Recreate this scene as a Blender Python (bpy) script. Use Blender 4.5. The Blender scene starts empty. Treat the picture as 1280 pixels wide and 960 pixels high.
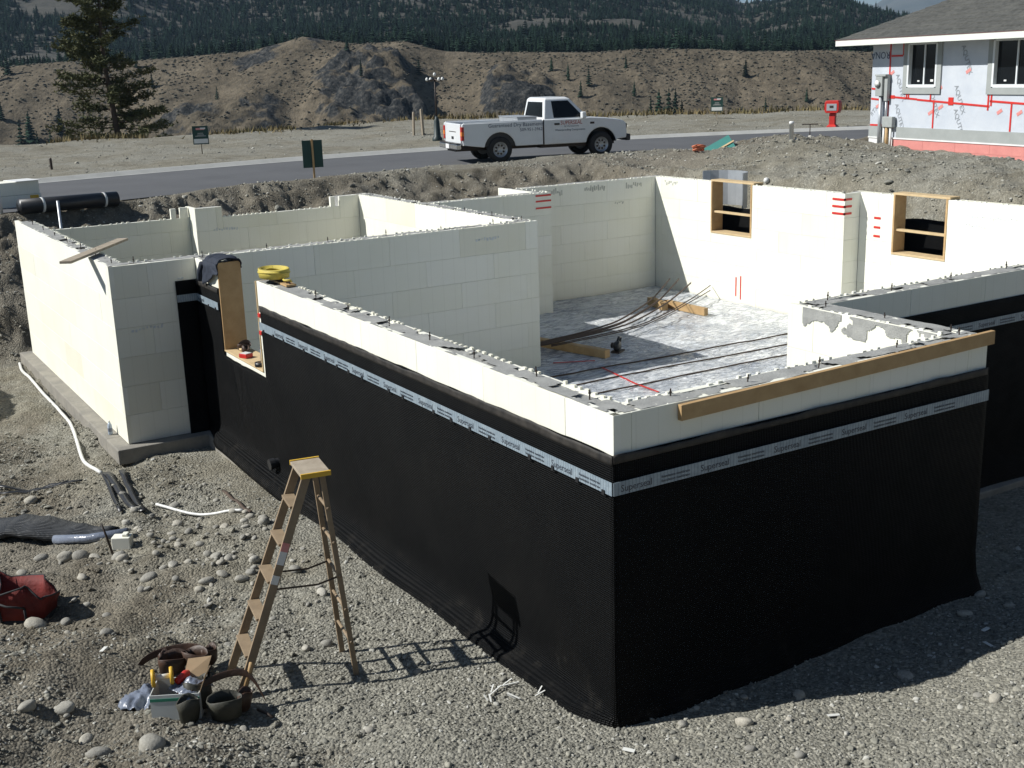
import bpy, bmesh, math, random
import numpy as np
from mathutils import Vector, Matrix
random.seed(7); rng = np.random.default_rng(11)
S = bpy.context.scene
C = S.collection
R = math.radians

# ------------------------------------------------------------------ camera, sky, sun, exposure
cam_d = bpy.data.cameras.new('camera'); cam = bpy.data.objects.new('camera', cam_d); C.objects.link(cam)
cam_d.sensor_width = 36.0; cam_d.lens = 1477.978 / 1280 * 36; cam_d.clip_start = 0.1; cam_d.clip_end = 20000
PITCH, YAW, ROLL = R(14.87), R(31.177), R(-1.858)
fw = Vector((math.sin(YAW)*math.cos(PITCH), math.cos(YAW)*math.cos(PITCH), -math.sin(PITCH)))
r0 = Vector((math.cos(YAW), -math.sin(YAW), 0)); u0 = r0.cross(fw)
rr = math.cos(ROLL)*r0 + math.sin(ROLL)*u0; uu = -math.sin(ROLL)*r0 + math.cos(ROLL)*u0
M3 = Matrix((rr, uu, -fw)).transposed()
CAM = Vector((-4.736, -6.465, 4.817))
cam.matrix_world = Matrix.Translation(CAM) @ M3.to_4x4()
S.camera = cam

SUN_TRAVEL = Vector((1.0, -0.46, -0.93)).normalized()
w = bpy.data.worlds.new('World'); S.world = w; w.use_nodes = True
nt = w.node_tree; bg = nt.nodes['Background']; sk = nt.nodes.new('ShaderNodeTexSky')
sk.sky_type = 'NISHITA'; sk.sun_disc = False
elev = math.asin(-SUN_TRAVEL.z); az = math.atan2(-SUN_TRAVEL.x, -SUN_TRAVEL.y)
sk.sun_elevation = elev; sk.sun_rotation = az; sk.air_density = 0.8; sk.dust_density = 0.2; sk.ozone_density = 1.0
nt.links.new(sk.outputs[0], bg.inputs[0]); bg.inputs[1].default_value = 0.05
sun_d = bpy.data.lights.new('sun', 'SUN'); sun_d.energy = 5.0; sun_d.angle = R(0.5); sun_d.color = (1.0, 0.985, 0.94)
sun = bpy.data.objects.new('sun', sun_d); C.objects.link(sun)
sun.rotation_euler = SUN_TRAVEL.to_track_quat('-Z', 'Y').to_euler(); sun.location = (-30, 12, 40)
S.view_settings.view_transform = 'Standard'; S.view_settings.look = 'None'
S.view_settings.gamma = 1; S.view_settings.exposure = 0.3; S.view_settings.use_curve_mapping = False
S.render.engine = 'CYCLES'

# ------------------------------------------------------------------ helpers
def tag(o, label=None, cat=None, group=None, kind=None):
    if label: o['label'] = label
    if cat: o['category'] = cat
    if group: o['group'] = group
    if kind: o['kind'] = kind
    return o
def thing(name, loc, label, cat, rotz=0.0, group=None):
    o = bpy.data.objects.new(name, None); C.objects.link(o); o.location = loc; o.rotation_euler = (0, 0, rotz)
    o.empty_display_size = 0.2
    return tag(o, label, cat, group)
def link(name, me, m=None, parent=None, smooth=False, bevel=0.0, segs=2):
    o = bpy.data.objects.new(name, me); C.objects.link(o)
    if m is not None and not me.materials: me.materials.append(m)
    if parent: o.parent = parent
    if smooth: me.polygons.foreach_set('use_smooth', [True]*len(me.polygons))
    if bevel:
        b = o.modifiers.new('bevel', 'BEVEL'); b.width = bevel; b.segments = segs; b.limit_method = 'ANGLE'
    return o
class MB:
    def __init__(s): s.v = []; s.f = []
    def add(s, vs, fs):
        n = len(s.v); s.v += [tuple(v) for v in vs]; s.f += [tuple(i+n for i in f) for f in fs]; return s
    def box(s, x0, x1, y0, y1, z0, z1):
        return s.add([(x0,y0,z0),(x1,y0,z0),(x1,y1,z0),(x0,y1,z0),(x0,y0,z1),(x1,y0,z1),(x1,y1,z1),(x0,y1,z1)],
                     [(0,3,2,1),(4,5,6,7),(0,1,5,4),(1,2,6,5),(2,3,7,6),(3,0,4,7)])
    def obox(s, c, ax, ay, az):   # centre and three half-axis vectors
        c = Vector(c); ax = Vector(ax); ay = Vector(ay); az = Vector(az)
        vs = [c+i*ax+j*ay+k*az for k in (-1,1) for (i,j) in ((-1,-1),(1,-1),(1,1),(-1,1))]
        return s.add(vs, [(0,3,2,1),(4,5,6,7),(0,1,5,4),(1,2,6,5),(2,3,7,6),(3,0,4,7)])
    def beam(s, a, b, w, h, up=(0,0,1)):  # bar from a to b, width w, height h
        a = Vector(a); b = Vector(b); d = (b-a); L = d.length; d.normalize(); up = Vector(up)
        sd = d.cross(up).normalized(); u2 = sd.cross(d).normalized()
        return s.obox((a+b)/2, d*L/2, sd*w/2, u2*h/2)
    def tube(s, path, r, n=8, cap=True):
        path = [Vector(p) for p in path]; rs = [float(q) for q in r] if isinstance(r, (list, tuple)) else [float(r)]*len(path)
        base = len(s.v); up = None
        for i, p in enumerate(path):
            d = (path[min(i+1, len(path)-1)] - path[max(i-1, 0)]).normalized()
            if up is None: up = Vector((0,0,1)) if abs(d.z) < .9 else Vector((1,0,0))
            sd = d.cross(up).normalized(); up = sd.cross(d).normalized()
            for k in range(n):
                a = 2*math.pi*k/n; s.v.append(tuple(p + rs[i]*(math.cos(a)*sd + math.sin(a)*up)))
        for i in range(len(path)-1):
            for k in range(n):
                a = base+i*n+k; b = base+i*n+(k+1) % n
                s.f.append((a, b, b+n, a+n))
        if cap:
            s.f.append(tuple(base+k for k in range(n))[::-1]); s.f.append(tuple(base+(len(path)-1)*n+k for k in range(n)))
        return s
    def lathe(s, prof, n=24, o=(0,0,0), axis='z', cap=True):  # prof [(r, h)]
        base = len(s.v); o = Vector(o)
        for r_, h in prof:
            for k in range(n):
                a = 2*math.pi*k/n; c, q = r_*math.cos(a), r_*math.sin(a)
                s.v.append(tuple(o + Vector((c, q, h) if axis == 'z' else ((h, c, q) if axis == 'x' else (q, h, c)))))
        for i in range(len(prof)-1):
            for k in range(n):
                a = base+i*n+k; b = base+i*n+(k+1) % n; s.f.append((a, b, b+n, a+n))
        if cap:
            s.f.append(tuple(base+k for k in range(n))[::-1]); s.f.append(tuple(base+(len(prof)-1)*n+k for k in range(n)))
        return s
    def prism(s, poly, a0, a1, axis='y'):  # poly in the other two coordinates (x,z for y; y,z for x; x,y for z)
        def P(p, a): return (p[0], a, p[1]) if axis == 'y' else ((a, p[0], p[1]) if axis == 'x' else (p[0], p[1], a))
        n = len(poly); base = len(s.v)
        s.v += [P(p, a0) for p in poly] + [P(p, a1) for p in poly]
        s.f.append(tuple(base+k for k in range(n))); s.f.append(tuple(base+n+k for k in range(n))[::-1])
        for k in range(n): s.f.append((base+k, base+n+k, base+n+(k+1) % n, base+(k+1) % n))
        return s
    def mesh(s, name):
        me = bpy.data.meshes.new(name); me.from_pydata(s.v, [], s.f)
        bm = bmesh.new(); bm.from_mesh(me); bmesh.ops.recalc_face_normals(bm, faces=bm.faces); bm.to_mesh(me); bm.free()
        return me
    def build(s, name, m, parent=None, smooth=False, bevel=0.0, segs=2):
        return link(name, s.mesh(name), m, parent, smooth, bevel, segs)
def auto_smooth(o, ang=40):
    me = o.data; me.polygons.foreach_set('use_smooth', [True]*len(me.polygons))
    bm = bmesh.new(); bm.from_mesh(me)
    for e in bm.edges:
        if len(e.link_faces) == 2 and e.calc_face_angle(0) > R(ang): e.smooth = False
    bm.to_mesh(me); bm.free(); return o
def copy_tree(o, parent=None):
    c = o.copy(); C.objects.link(c); c.parent = parent
    for ch in list(o.children): copy_tree(ch, c)
    return c
def grid_mesh(name, X, Y, Z, keep=None):
    ny, nx = X.shape
    v = np.stack([X, Y, Z], -1).reshape(-1, 3)
    i = np.arange((ny-1)*(nx-1)); r_ = i//(nx-1); c_ = i % (nx-1); a = r_*nx+c_
    f = np.stack([a, a+1, a+nx+1, a+nx], -1)
    if keep is not None: f = f[keep.reshape(-1)]
    me = bpy.data.meshes.new(name)
    me.vertices.add(len(v)); me.vertices.foreach_set('co', v.ravel().astype(np.float32))
    me.loops.add(len(f)*4); me.loops.foreach_set('vertex_index', f.ravel().astype(np.int32))
    me.polygons.add(len(f)); me.polygons.foreach_set('loop_start', np.arange(len(f), dtype=np.int32)*4)
    me.polygons.foreach_set('use_smooth', np.ones(len(f), dtype=bool))
    me.update(calc_edges=True); me.validate()
    return me
# value noise
def _h(ix, iy, sd):
    n = (ix.astype(np.int64)*374761393 + iy.astype(np.int64)*668265263 + sd*1274126177) & 0xFFFFFFFF
    n = ((n ^ (n >> 13))*1274126177) & 0xFFFFFFFF
    return ((n ^ (n >> 16)) & 0xFFFF)/65535.0
def vnoise(x, y, sd=0):
    ix = np.floor(x); iy = np.floor(y); fx = x-ix; fy = y-iy
    fx = fx*fx*(3-2*fx); fy = fy*fy*(3-2*fy)
    a = _h(ix, iy, sd); b = _h(ix+1, iy, sd); c = _h(ix, iy+1, sd); d = _h(ix+1, iy+1, sd)
    return (a*(1-fx)+b*fx)*(1-fy) + (c*(1-fx)+d*fx)*fy - 0.5
def fbm(x, y, octs=4, sd=0, gain=.5):
    t = 0; a = 1
    for k in range(octs): t = t + a*vnoise(x*2**k+k*17.3, y*2**k-k*9.1, sd+k); a *= gain
    return t
def sst(a, b, x): t = np.clip((x-a)/(b-a), 0, 1); return t*t*(3-2*t)

# ------------------------------------------------------------------ materials
def nodes(name):
    m = bpy.data.materials.new(name); m.use_nodes = True; t = m.node_tree
    return m, t, t.nodes['Principled BSDF']
def coords(t, space='pos'):
    if space == 'pos': return t.nodes.new('ShaderNodeNewGeometry').outputs['Position']
    return t.nodes.new('ShaderNodeTexCoord').outputs['Object']
def ramp(t, fac, stops):
    r_ = t.nodes.new('ShaderNodeValToRGB'); e = r_.color_ramp.elements
    e[0].position, e[0].color = stops[0][0], (*stops[0][1], 1); e[1].position, e[1].color = stops[-1][0], (*stops[-1][1], 1)
    for p_, c_ in stops[1:-1]: k = e.new(p_); k.color = (*c_, 1)
    t.links.new(fac, r_.inputs[0]); return r_.outputs[0]
def noise(t, co, scale, detail=6, rough=.6, dist=0.0):
    n = t.nodes.new('ShaderNodeTexNoise'); n.inputs['Scale'].default_value = scale; n.inputs['Detail'].default_value = detail
    n.inputs['Roughness'].default_value = rough; n.inputs['Distortion'].default_value = dist
    t.links.new(co, n.inputs['Vector']); return n.outputs['Fac']
def mixc(t, fac, a, b, mode='MIX'):
    n = t.nodes.new('ShaderNodeMix'); n.data_type = 'RGBA'; n.blend_type = mode
    for sock, v in ((n.inputs[0], fac), (n.inputs[6], a), (n.inputs[7], b)):
        if hasattr(v, 'is_output'): t.links.new(v, sock)
        elif isinstance(v, (int, float)): sock.default_value = v
        else: sock.default_value = (*v, 1)
    return n.outputs[2]
def mth(t, op, a, b=0.0, c=0.0):
    n = t.nodes.new('ShaderNodeMath'); n.operation = op
    for i, v in enumerate((a, b, c)):
        if hasattr(v, 'is_output'): t.links.new(v, n.inputs[i])
        else: n.inputs[i].default_value = v
    return n.outputs[0]
def bump(t, p, h, strength=.5, dist=.01):
    b = t.nodes.new('ShaderNodeBump'); b.inputs['Strength'].default_value = strength; b.inputs['Distance'].default_value = dist
    t.links.new(h, b.inputs['Height']); t.links.new(b.outputs[0], p.inputs['Normal']); return b
def mat(name, c1, c2=None, scale=4.0, rough=.7, metal=0.0, bstr=0.0, bscale=30.0, bdist=.005, space='obj', spec=.5, detail=6, rand=0.0):
    m, t, p = nodes(name); co = coords(t, space)
    c2 = c2 or tuple(x*.8 for x in c1)
    f = noise(t, co, scale, detail, .65)
    col = ramp(t, f, [(.3, c2), (.7, c1)])
    if rand:
        oi = t.nodes.new('ShaderNodeObjectInfo'); mr = t.nodes.new('ShaderNodeMapRange')
        mr.inputs[3].default_value = 1-rand; mr.inputs[4].default_value = 1+rand*.5; t.links.new(oi.outputs['Random'], mr.inputs[0])
        cb = t.nodes.new('ShaderNodeCombineColor'); [t.links.new(mr.outputs[0], cb.inputs[i]) for i in range(3)]
        col = mixc(t, 1.0, col, cb.outputs[0], 'MULTIPLY')
    t.links.new(col, p.inputs['Base Color'])
    p.inputs['Roughness'].default_value = rough; p.inputs['Metallic'].default_value = metal; p.inputs['Specular IOR Level'].default_value = spec
    if bstr: bump(t, p, noise(t, co, bscale, 4, .6), bstr, bdist)
    return m
M = {}
M['concrete'] = mat('concrete', (.36,.36,.34), (.24,.24,.23), 5, .9, bstr=.6, bscale=60, bdist=.01, space='pos')
M['footing'] = mat('footing_concrete', (.30,.28,.24), (.20,.19,.17), 4, .95, bstr=.6, bscale=40, bdist=.01, space='pos')
M['wood'] = mat('pine_wood', (.52,.35,.17), (.40,.25,.11), 6, .7, bstr=.2, bscale=60, rand=.15)
M['wood_pale'] = mat('pale_plywood', (.62,.47,.27), (.50,.36,.19), 7, .75, bstr=.2, bscale=50)
M['wood_grey'] = mat('weathered_wood', (.40,.34,.26), (.28,.23,.17), 8, .85, bstr=.2, bscale=50)
M['steel_dark'] = mat('dark_steel', (.035,.03,.028), (.06,.04,.03), 12, .6, metal=.3)
M['rust'] = mat('rusty_rebar', (.10,.065,.045), (.06,.045,.035), 15, .8)
M['galv'] = mat('galvanised', (.50,.52,.54), (.40,.42,.44), 4, .45, metal=.5)
M['red_tape'] = mat('red_tape', (.62,.03,.02), (.5,.025,.02), 8, .5)
M['white'] = mat('white_paint', (.78,.78,.76), (.70,.70,.69), 3, .5)
M['white_plastic'] = mat('white_plastic', (.75,.75,.72), (.65,.65,.62), 4, .4)
M['black_plastic'] = mat('black_plastic', (.016,.017,.02), (.026,.026,.027), 6, .4)
M['yellow'] = mat('yellow_plastic', (.72,.45,.04), (.62,.36,.03), 6, .5)
M['asphalt'] = mat('asphalt', (.105,.107,.112), (.08,.082,.087), .6, .9, bstr=.4, bscale=120, space='pos')
M['kerb'] = mat('kerb_concrete', (.42,.42,.40), (.34,.34,.32), 2, .9, space='pos')

def make_foam():
    m, t, p = nodes('foam'); co = coords(t)
    oi = t.nodes.new('ShaderNodeObjectInfo')
    base = ramp(t, oi.outputs['Random'], [(0, (.79,.78,.675)), (.5, (.81,.80,.715)), (.9, (.795,.785,.685)), (1.0, (.745,.725,.61))])
    st = ramp(t, noise(t, co, .9, 5, .6), [(.45, (1,1,1)), (.75, (.955,.95,.91))])
    c = mixc(t, 1.0, base, st, 'MULTIPLY')
    # web strips every 0.2 m, a touch darker
    sx = t.nodes.new('ShaderNodeSeparateXYZ'); t.links.new(co, sx.inputs[0])
    a = mth(t, 'PINGPONG', mth(t, 'ADD', sx.outputs[0], sx.outputs[1]), .1016)
    line = mth(t, 'LESS_THAN', a, .006)
    c = mixc(t, mth(t, 'MULTIPLY', line, .13), c, (.50,.48,.38))
    t.links.new(c, p.inputs['Base Color']); p.inputs['Roughness'].default_value = .85; p.inputs['Specular IOR Level'].default_value = .25
    bump(t, p, mth(t, 'SUBTRACT', noise(t, co, 180, 2, .5), mth(t, 'MULTIPLY', line, .6)), .25, .004)
    return m
M['foam'] = make_foam()
def make_membrane():
    m, t, p = nodes('dimple_membrane'); co = coords(t)
    sx = t.nodes.new('ShaderNodeSeparateXYZ'); t.links.new(co, sx.inputs[0])
    h = mth(t, 'ADD', sx.outputs[0], sx.outputs[1])
    # staggered round dimples on a 24 mm pitch
    k = 2*math.pi/.034
    a = mth(t, 'SINE', mth(t, 'MULTIPLY', mth(t, 'ADD', h, sx.outputs[2]), k)); b = mth(t, 'SINE', mth(t, 'MULTIPLY', mth(t, 'SUBTRACT', h, sx.outputs[2]), k))
    d = mth(t, 'MULTIPLY', a, b)
    col = ramp(t, noise(t, co, 1.2, 6, .6), [(.35, (.003,.0034,.004)), (.75, (.006,.006,.006))])
    dust = mth(t, 'MULTIPLY', ramp(t, noise(t, co, 2.2, 8, .7), [(.55, (0,0,0)), (.8, (1,1,1))]), .02)
    splash = mth(t, 'MULTIPLY', ramp(t, mth(t, 'ADD', noise(t, co, 5, 7, .75), mth(t, 'MULTIPLY', sx.outputs[2], -.35)), [(.50, (0,0,0)), (.70, (1,1,1))]), .08)
    col = mixc(t, mth(t, 'ADD', dust, splash), col, (.20,.18,.15))
    t.links.new(col, p.inputs['Base Color'])
    t.links.new(ramp(t, noise(t, co, 2.5, 5, .6), [(.3, (.36,)*3), (.7, (.5,)*3)]), p.inputs['Roughness'])
    p.inputs['Specular IOR Level'].default_value = .08
    bump(t, p, d, .75, .006)
    return m
M['membrane'] = make_membrane()
M['flange'] = mat('dusty_flange', (.06,.053,.046), (.012,.012,.012), 9, .6, space='pos', detail=8, spec=.3)
def make_strip():
    m, t, p = nodes('printed_strip'); co = coords(t)
    sx = t.nodes.new('ShaderNodeSeparateXYZ'); t.links.new(co, sx.inputs[0]); h = mth(t, 'ADD', sx.outputs[0], sx.outputs[1])
    a = mth(t, 'PINGPONG', h, .016); l = mth(t, 'LESS_THAN', a, .0035)
    c = mixc(t, mth(t, 'MULTIPLY', l, .45), ramp(t, noise(t, co, 14, 4), [(.3, (.20,.255,.30)), (.7, (.31,.37,.41))]), (.05,.06,.08))
    t.links.new(c, p.inputs['Base Color']); p.inputs['Roughness'].default_value = .4
    return m
M['strip'] = make_strip()
M['ink'] = mat('dark_ink', (.03,.035,.05), (.04,.045,.06), 5, .5)
def make_ground():
    m, t, p = nodes('ground_soil'); co = coords(t)
    big = noise(t, co, .35, 5, .6); mid = noise(t, co, 1.7, 8, .65); fine = noise(t, co, 22, 4, .6)
    gravel = ramp(t, fine, [(.3, (.185,.18,.152)), (.55, (.285,.278,.238)), (.75, (.37,.362,.313))])
    soil = ramp(t, mid, [(.3, (.178,.166,.131)), (.7, (.285,.268,.216))])
    sxg = t.nodes.new('ShaderNodeSeparateXYZ'); t.links.new(co, sxg.inputs[0])
    clean = mth(t, 'MULTIPLY', ramp(t, mth(t, 'ADD', mth(t, 'MULTIPLY', sxg.outputs[0], .2), .8), [(.36, (0,0,0)), (.6, (1,1,1))]), ramp(t, mth(t, 'MULTIPLY', sxg.outputs[1], .1), [(.24, (1,1,1)), (.42, (0,0,0))]))
    big = mth(t, 'ADD', big, mth(t, 'MULTIPLY', clean, .22))
    c = mixc(t, ramp(t, mth(t, 'ADD', big, mth(t, 'MULTIPLY', mth(t, 'SUBTRACT', mid, .5), .6)), [(.42, (0,0,0)), (.58, (1,1,1))]), soil, gravel)
    # dug brown subsoil on the left of the pit and on its cut banks
    zone = mth(t, 'MAXIMUM', ramp(t, mth(t, 'ADD', mth(t, 'MULTIPLY', sxg.outputs[0], -.2), mth(t, 'MULTIPLY', noise(t, co, .8, 6, .65), .9)), [(.82, (0,0,0)), (1.0, (1,1,1))]), ramp(t, mth(t, 'ADD', mth(t, 'MULTIPLY', sxg.outputs[1], .02), mth(t, 'MULTIPLY', noise(t, co, .5, 6, .65), .125)), [(.39, (0,0,0)), (.42, (1,1,1)), (.50, (1,1,1)), (.54, (0,0,0))]))
    c = mixc(t, mth(t, 'MULTIPLY', zone, .6), c, ramp(t, mid, [(.3, (.085,.071,.053)), (.7, (.19,.165,.128))]))
    v = t.nodes.new('ShaderNodeTexVoronoi'); v.inputs['Scale'].default_value = 38; t.links.new(co, v.inputs['Vector'])
    vc = t.nodes.new('ShaderNodeSeparateColor'); t.links.new(v.outputs['Color'], vc.inputs[0])
    c = mixc(t, .55, c, mixc(t, 1.0, c, ramp(t, vc.outputs[0], [(0, (.55,.53,.5)), (.7, (1.0,.98,.95)), (1, (1.6,1.55,1.5))]), 'MULTIPLY'))
    t.links.new(c, p.inputs['Base Color']); p.inputs['Roughness'].default_value = .95; p.inputs['Specular IOR Level'].default_value = .2
    hgt = mth(t, 'ADD', mth(t, 'MULTIPLY', v.outputs['Distance'], -1.2), mth(t, 'MULTIPLY', noise(t, co, 60, 5, .7), .8))
    bump(t, p, hgt, .9, .02)
    return m
M['ground'] = make_ground()
def make_pebble():
    m, t, p = nodes('pebble'); co = coords(t, 'obj'); oi = t.nodes.new('ShaderNodeObjectInfo')
    c = ramp(t, oi.outputs['Random'], [(0, (.135,.133,.12)), (.25, (.225,.221,.196)), (.6, (.30,.293,.252)), (.85, (.37,.356,.302)), (1, (.55,.545,.51))])
    c = mixc(t, 1.0, c, ramp(t, noise(t, co, 3, 5, .7), [(.3, (.75,.74,.72)), (.7, (1.1,1.1,1.08))]), 'MULTIPLY')
    t.links.new(c, p.inputs['Base Color']); p.inputs['Roughness'].default_value = .85; p.inputs['Specular IOR Level'].default_value = .25
    bump(t, p, noise(t, co, 6, 5, .7), .3, .05)
    return m
M['pebble'] = make_pebble()
M['cobble'] = make_pebble(); M['cobble'].name = 'cobble'
for e_, c_ in zip([x for x in M['cobble'].node_tree.nodes if x.type == 'VALTORGB'][0].color_ramp.elements, ((.27,.26,.235),(.33,.32,.29),(.37,.355,.315),(.43,.405,.35),(.50,.485,.44))): e_.color = (*c_, 1)

# ------------------------------------------------------------------ ground
ROAD_Z = 2.12
FE = np.array([(-200,10),(-60,15),(-30,21),(-15,25.0),(-4,28.0),(1.7,29.6),(6.9,31.0),(13,31.6),(19,31.4),(25.3,29.9),(31.8,26.9),(45,18.5),(70,0),(180,-90)], float)  # far kerb line
def _smooth_curve(P, step=1.0):
    tt = np.concatenate([[0], np.cumsum(np.hypot(*np.diff(P, axis=0).T))]); T = np.arange(0, tt[-1], step)
    q = np.stack([np.interp(T, tt, P[:,0]), np.interp(T, tt, P[:,1])], -1)
    for _ in range(30): q[1:-1] = .25*q[:-2] + .5*q[1:-1] + .25*q[2:]
    return q
FEs = _smooth_curve(FE)
def road_y(x): return np.interp(x, FEs[:,0], FEs[:,1])
EDGE = np.array([(-300,75),(-60,62),(-20,54),(3.8,50.5),(12.5,50.2),(18,52.5),(23.5,54.5),(28.8,50.8),(36.1,43),(42.6,36.5),(60,22),(120,-25),(300,-160)], float)
def edge_y(x): return np.interp(x, EDGE[:,0], EDGE[:,1])
def ground_h(x, y):
    x = np.asarray(x, float); y = np.asarray(y, float)
    n1 = fbm(x*.9, y*.9, 4, 1); n2 = fbm(x*3.1+5, y*3.1, 4, 5); n3 = fbm(x*.25, y*.25, 3, 9)
    # distance outside the pit foot (positive outside)
    left = -2.7 - 4.5*sst(14.8, 11.0, y) + .25*n1
    dl = left - x
    dback = y - (17.75 + 0.35*n1 + .25*np.sin(x*.8))
    dright = x - (13.0 + .25*n1)
    dfront = -4.3 - y + .12*(x+4)
    slope_b = 2.2/np.interp(x, [-5,0,6,12,16], [3.4,3.9,5.0,4.6,3.2])
    zl = np.clip(dl*1.15, 0, 2.2); zb = np.clip(dback*slope_b, 0, 2.2); zr = np.clip(dright*1.25, 0, 2.2); zf = np.clip(dfront*.72, 0, 2.9)
    z = np.maximum(np.maximum(zl, zb), np.maximum(zr, zf))
    bank = np.clip(z/2.2, 0, 1); inbank = bank*(1-sst(.93, 1.0, bank))*4*.5 + sst(.0,.1,bank)*(1-sst(.95,1,bank))
    z = z + inbank*(.09*n1 + .09*n2 + .04*fbm(x*8, y*8, 3, 35)) 
    crest = np.exp(-((y-(road_y(x)-7.6))/.9)**2)
    z = z + crest*sst(17.9, 19, y)*(.08+.09*n1)*(x < 60)
    pit = 1-sst(.02, .3, bank)
    # pit floor relief
    zp = -.2*sst(4.0, 9.2, y) - .02
    rough = 1 - .75*sst(-2.2, -1.2, x)*sst(3.4, 2.4, y)
    zp = zp + (.17*n1 + .085*n2 + .035*fbm(x*9, y*9, 3, 33))*rough + .10*n3
    zp = zp + .30*np.exp(-(((x+3.9)/.9)**2 + ((y-3.1)/.9)**2)) + .22*np.exp(-(((x+3.0)/.6)**2+((y-1.2)/.8)**2)) - .10*np.exp(-(((x+3.35)/.5)**2+((y-4.9)/.5)**2))
    zp = zp + .42*sst(-.7, -2.2, y - .05*x)*sst(.5, 3.5, x) + .10*sst(-.2,-.9,y)*sst(-.5,.8,x)
    zp = zp + .10*np.exp(-(((x+1.0)/.8)**2+((y-.6)/.5)**2))
    fl = np.exp(-(((x+1.72)/1.0)**2+((y-2.15)/.8)**2)**2); zp = zp*(1-.8*fl) - .07*np.exp(-(((x+1.05)/.45)**2+((y-2.1)/.7)**2))
    # trim the floor level beside the walls and inside
    inside = (x > .1) & (y > .1) & (x < 12.4) & (y < 16.2)
    near = sst(1.2, .2, np.abs(x+.15))*sst(-.6,.3,y)*sst(9.9,9.2,y)
    zp = zp*(1-near) + near*(-.02 - .18*sst(4.5, 9.2, y) + .3*(zp*.2))
    z = z + pit*np.where(inside, -.12, zp)
    # spoil heap between the foundation and the new house
    z = z + .55*np.exp(-(((x-18.9)/2.6)**2 + ((y-17.4)/2.8)**2)) + .45*np.exp(-(((x-17.0)/2.2)**2+((y-10.5)/5.0)**2)) + .10*np.exp(-(((x-20.6)/2.5)**2+((y-12)/6)**2))
    heap = sst(13.6, 15, x)*sst(24, 21, y)*sst(-8,-2,y)
    z = z + heap*(.15*n1+.10*n2)
    # notch in the bank right of the truck
    z = z - .75*np.exp(-(((x-15.6)/.5)**2 + ((y-18.6)/1.0)**2))
    # road bed and verge stay level
    ry = road_y(x); onroad = sst(-8.0, -7.3, y-ry)*sst(1.5, .7, y-ry)
    onroad = np.where(y-ry > 1.4, 0, onroad)
    z = z*(1-onroad) + onroad*(ROAD_Z-.03)
    field = sst(.5, 2.5, y-ry)
    z = z + field*(.10*n3*2 + .06*n1)*(1-sst(-2,2,y-edge_y(x)))
    drop = np.clip(y-edge_y(x), 0, None)
    z = z - np.minimum(drop*.55, 34) + sst(-4,0,y-edge_y(x))*.12*(1-sst(0,3,drop))
    return z
def axis(segs):
    out = [segs[0][0]]
    for a, b, s0, s1 in segs:
        x = a
        while x < b-1e-6:
            x += s0 + (s1-s0)*(x-a)/(b-a); out.append(min(x, b))
    return np.unique(np.round(out, 4))
gx = axis([(-7000,-300,1500,200),(-300,-20,60,3),(-20,-5,1.5,.12),(-5,4.6,.055,.055),(4.6,25,.10,.14),(25,60,.3,1.5),(60,300,3,40),(300,7000,200,1500)])
gy = axis([(-3000,-60,800,30),(-60,-6,6,.6),(-6,-2.4,.3,.08),(-2.4,9.5,.055,.055),(9.5,26,.09,.11),(26,60,.2,.8),(60,400,3,40),(400,7000,200,1500)])
GX, GY = np.meshgrid(gx, gy); GZ = ground_h(GX, GY)
ground = link('ground', grid_mesh('ground', GX, GY, GZ), M['ground']); tag(ground, 'bare gravelly soil of the building site', None, None, 'structure')
def gz(x, y): return float(ground_h(np.array([x]), np.array([y]))[0])

# road and kerbs
def strip_mesh(off0, off1, z0, z1, xa=-150, xb=150):
    q = FEs[(FEs[:,0] > xa) & (FEs[:,0] < xb)]
    d = np.gradient(q, axis=0); d /= np.linalg.norm(d, axis=1)[:,None]; nrm = np.stack([-d[:,1], d[:,0]], -1)
    a = q + nrm*off0; b = q + nrm*off1
    return a, b
def ribbon(name, off0, off1, prof, m, xa=-150):   # prof: list of (t across 0..1, z)
    a, b = strip_mesh(off0, off1, 0, 0, xa); n = len(a)
    X = np.stack([a[:,0]*(1-t)+b[:,0]*t for t, _ in prof]); Y = np.stack([a[:,1]*(1-t)+b[:,1]*t for t, _ in prof])
    Z = np.stack([np.full(n, z) for _, z in prof])
    o = link(name, grid_mesh(name, X, Y, Z), m); o.data.polygons.foreach_set('use_smooth', [False]*len(o.data.polygons)); return o
tag(ribbon('road', -6.9, 0.0, [(0, ROAD_Z-.002), (.5, ROAD_Z+.05), (1, ROAD_Z-.002)], M['asphalt']), 'grey asphalt road curving past the site', None, None, 'structure')
tag(ribbon('kerb', 0.0, .45, [(0, ROAD_Z-.06), (0.001, ROAD_Z+.006), (.3, ROAD_Z+.012), (.85, ROAD_Z+.11), (.99, ROAD_Z+.115), (1, ROAD_Z-.1)], M['kerb']), 'pale concrete kerb along the far side of the road', None, None, 'structure')
tag(ribbon('kerb', -7.35, -6.9, xa=19,
    prof= [(0, ROAD_Z-.1), (.02, ROAD_Z+.06), (.4, ROAD_Z+.06), (.5, ROAD_Z+.015), (.999, ROAD_Z+.005), (1, ROAD_Z-.06)], m=M['kerb']), 'pale concrete kerb along the near side of the road', None, None, 'structure')
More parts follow.
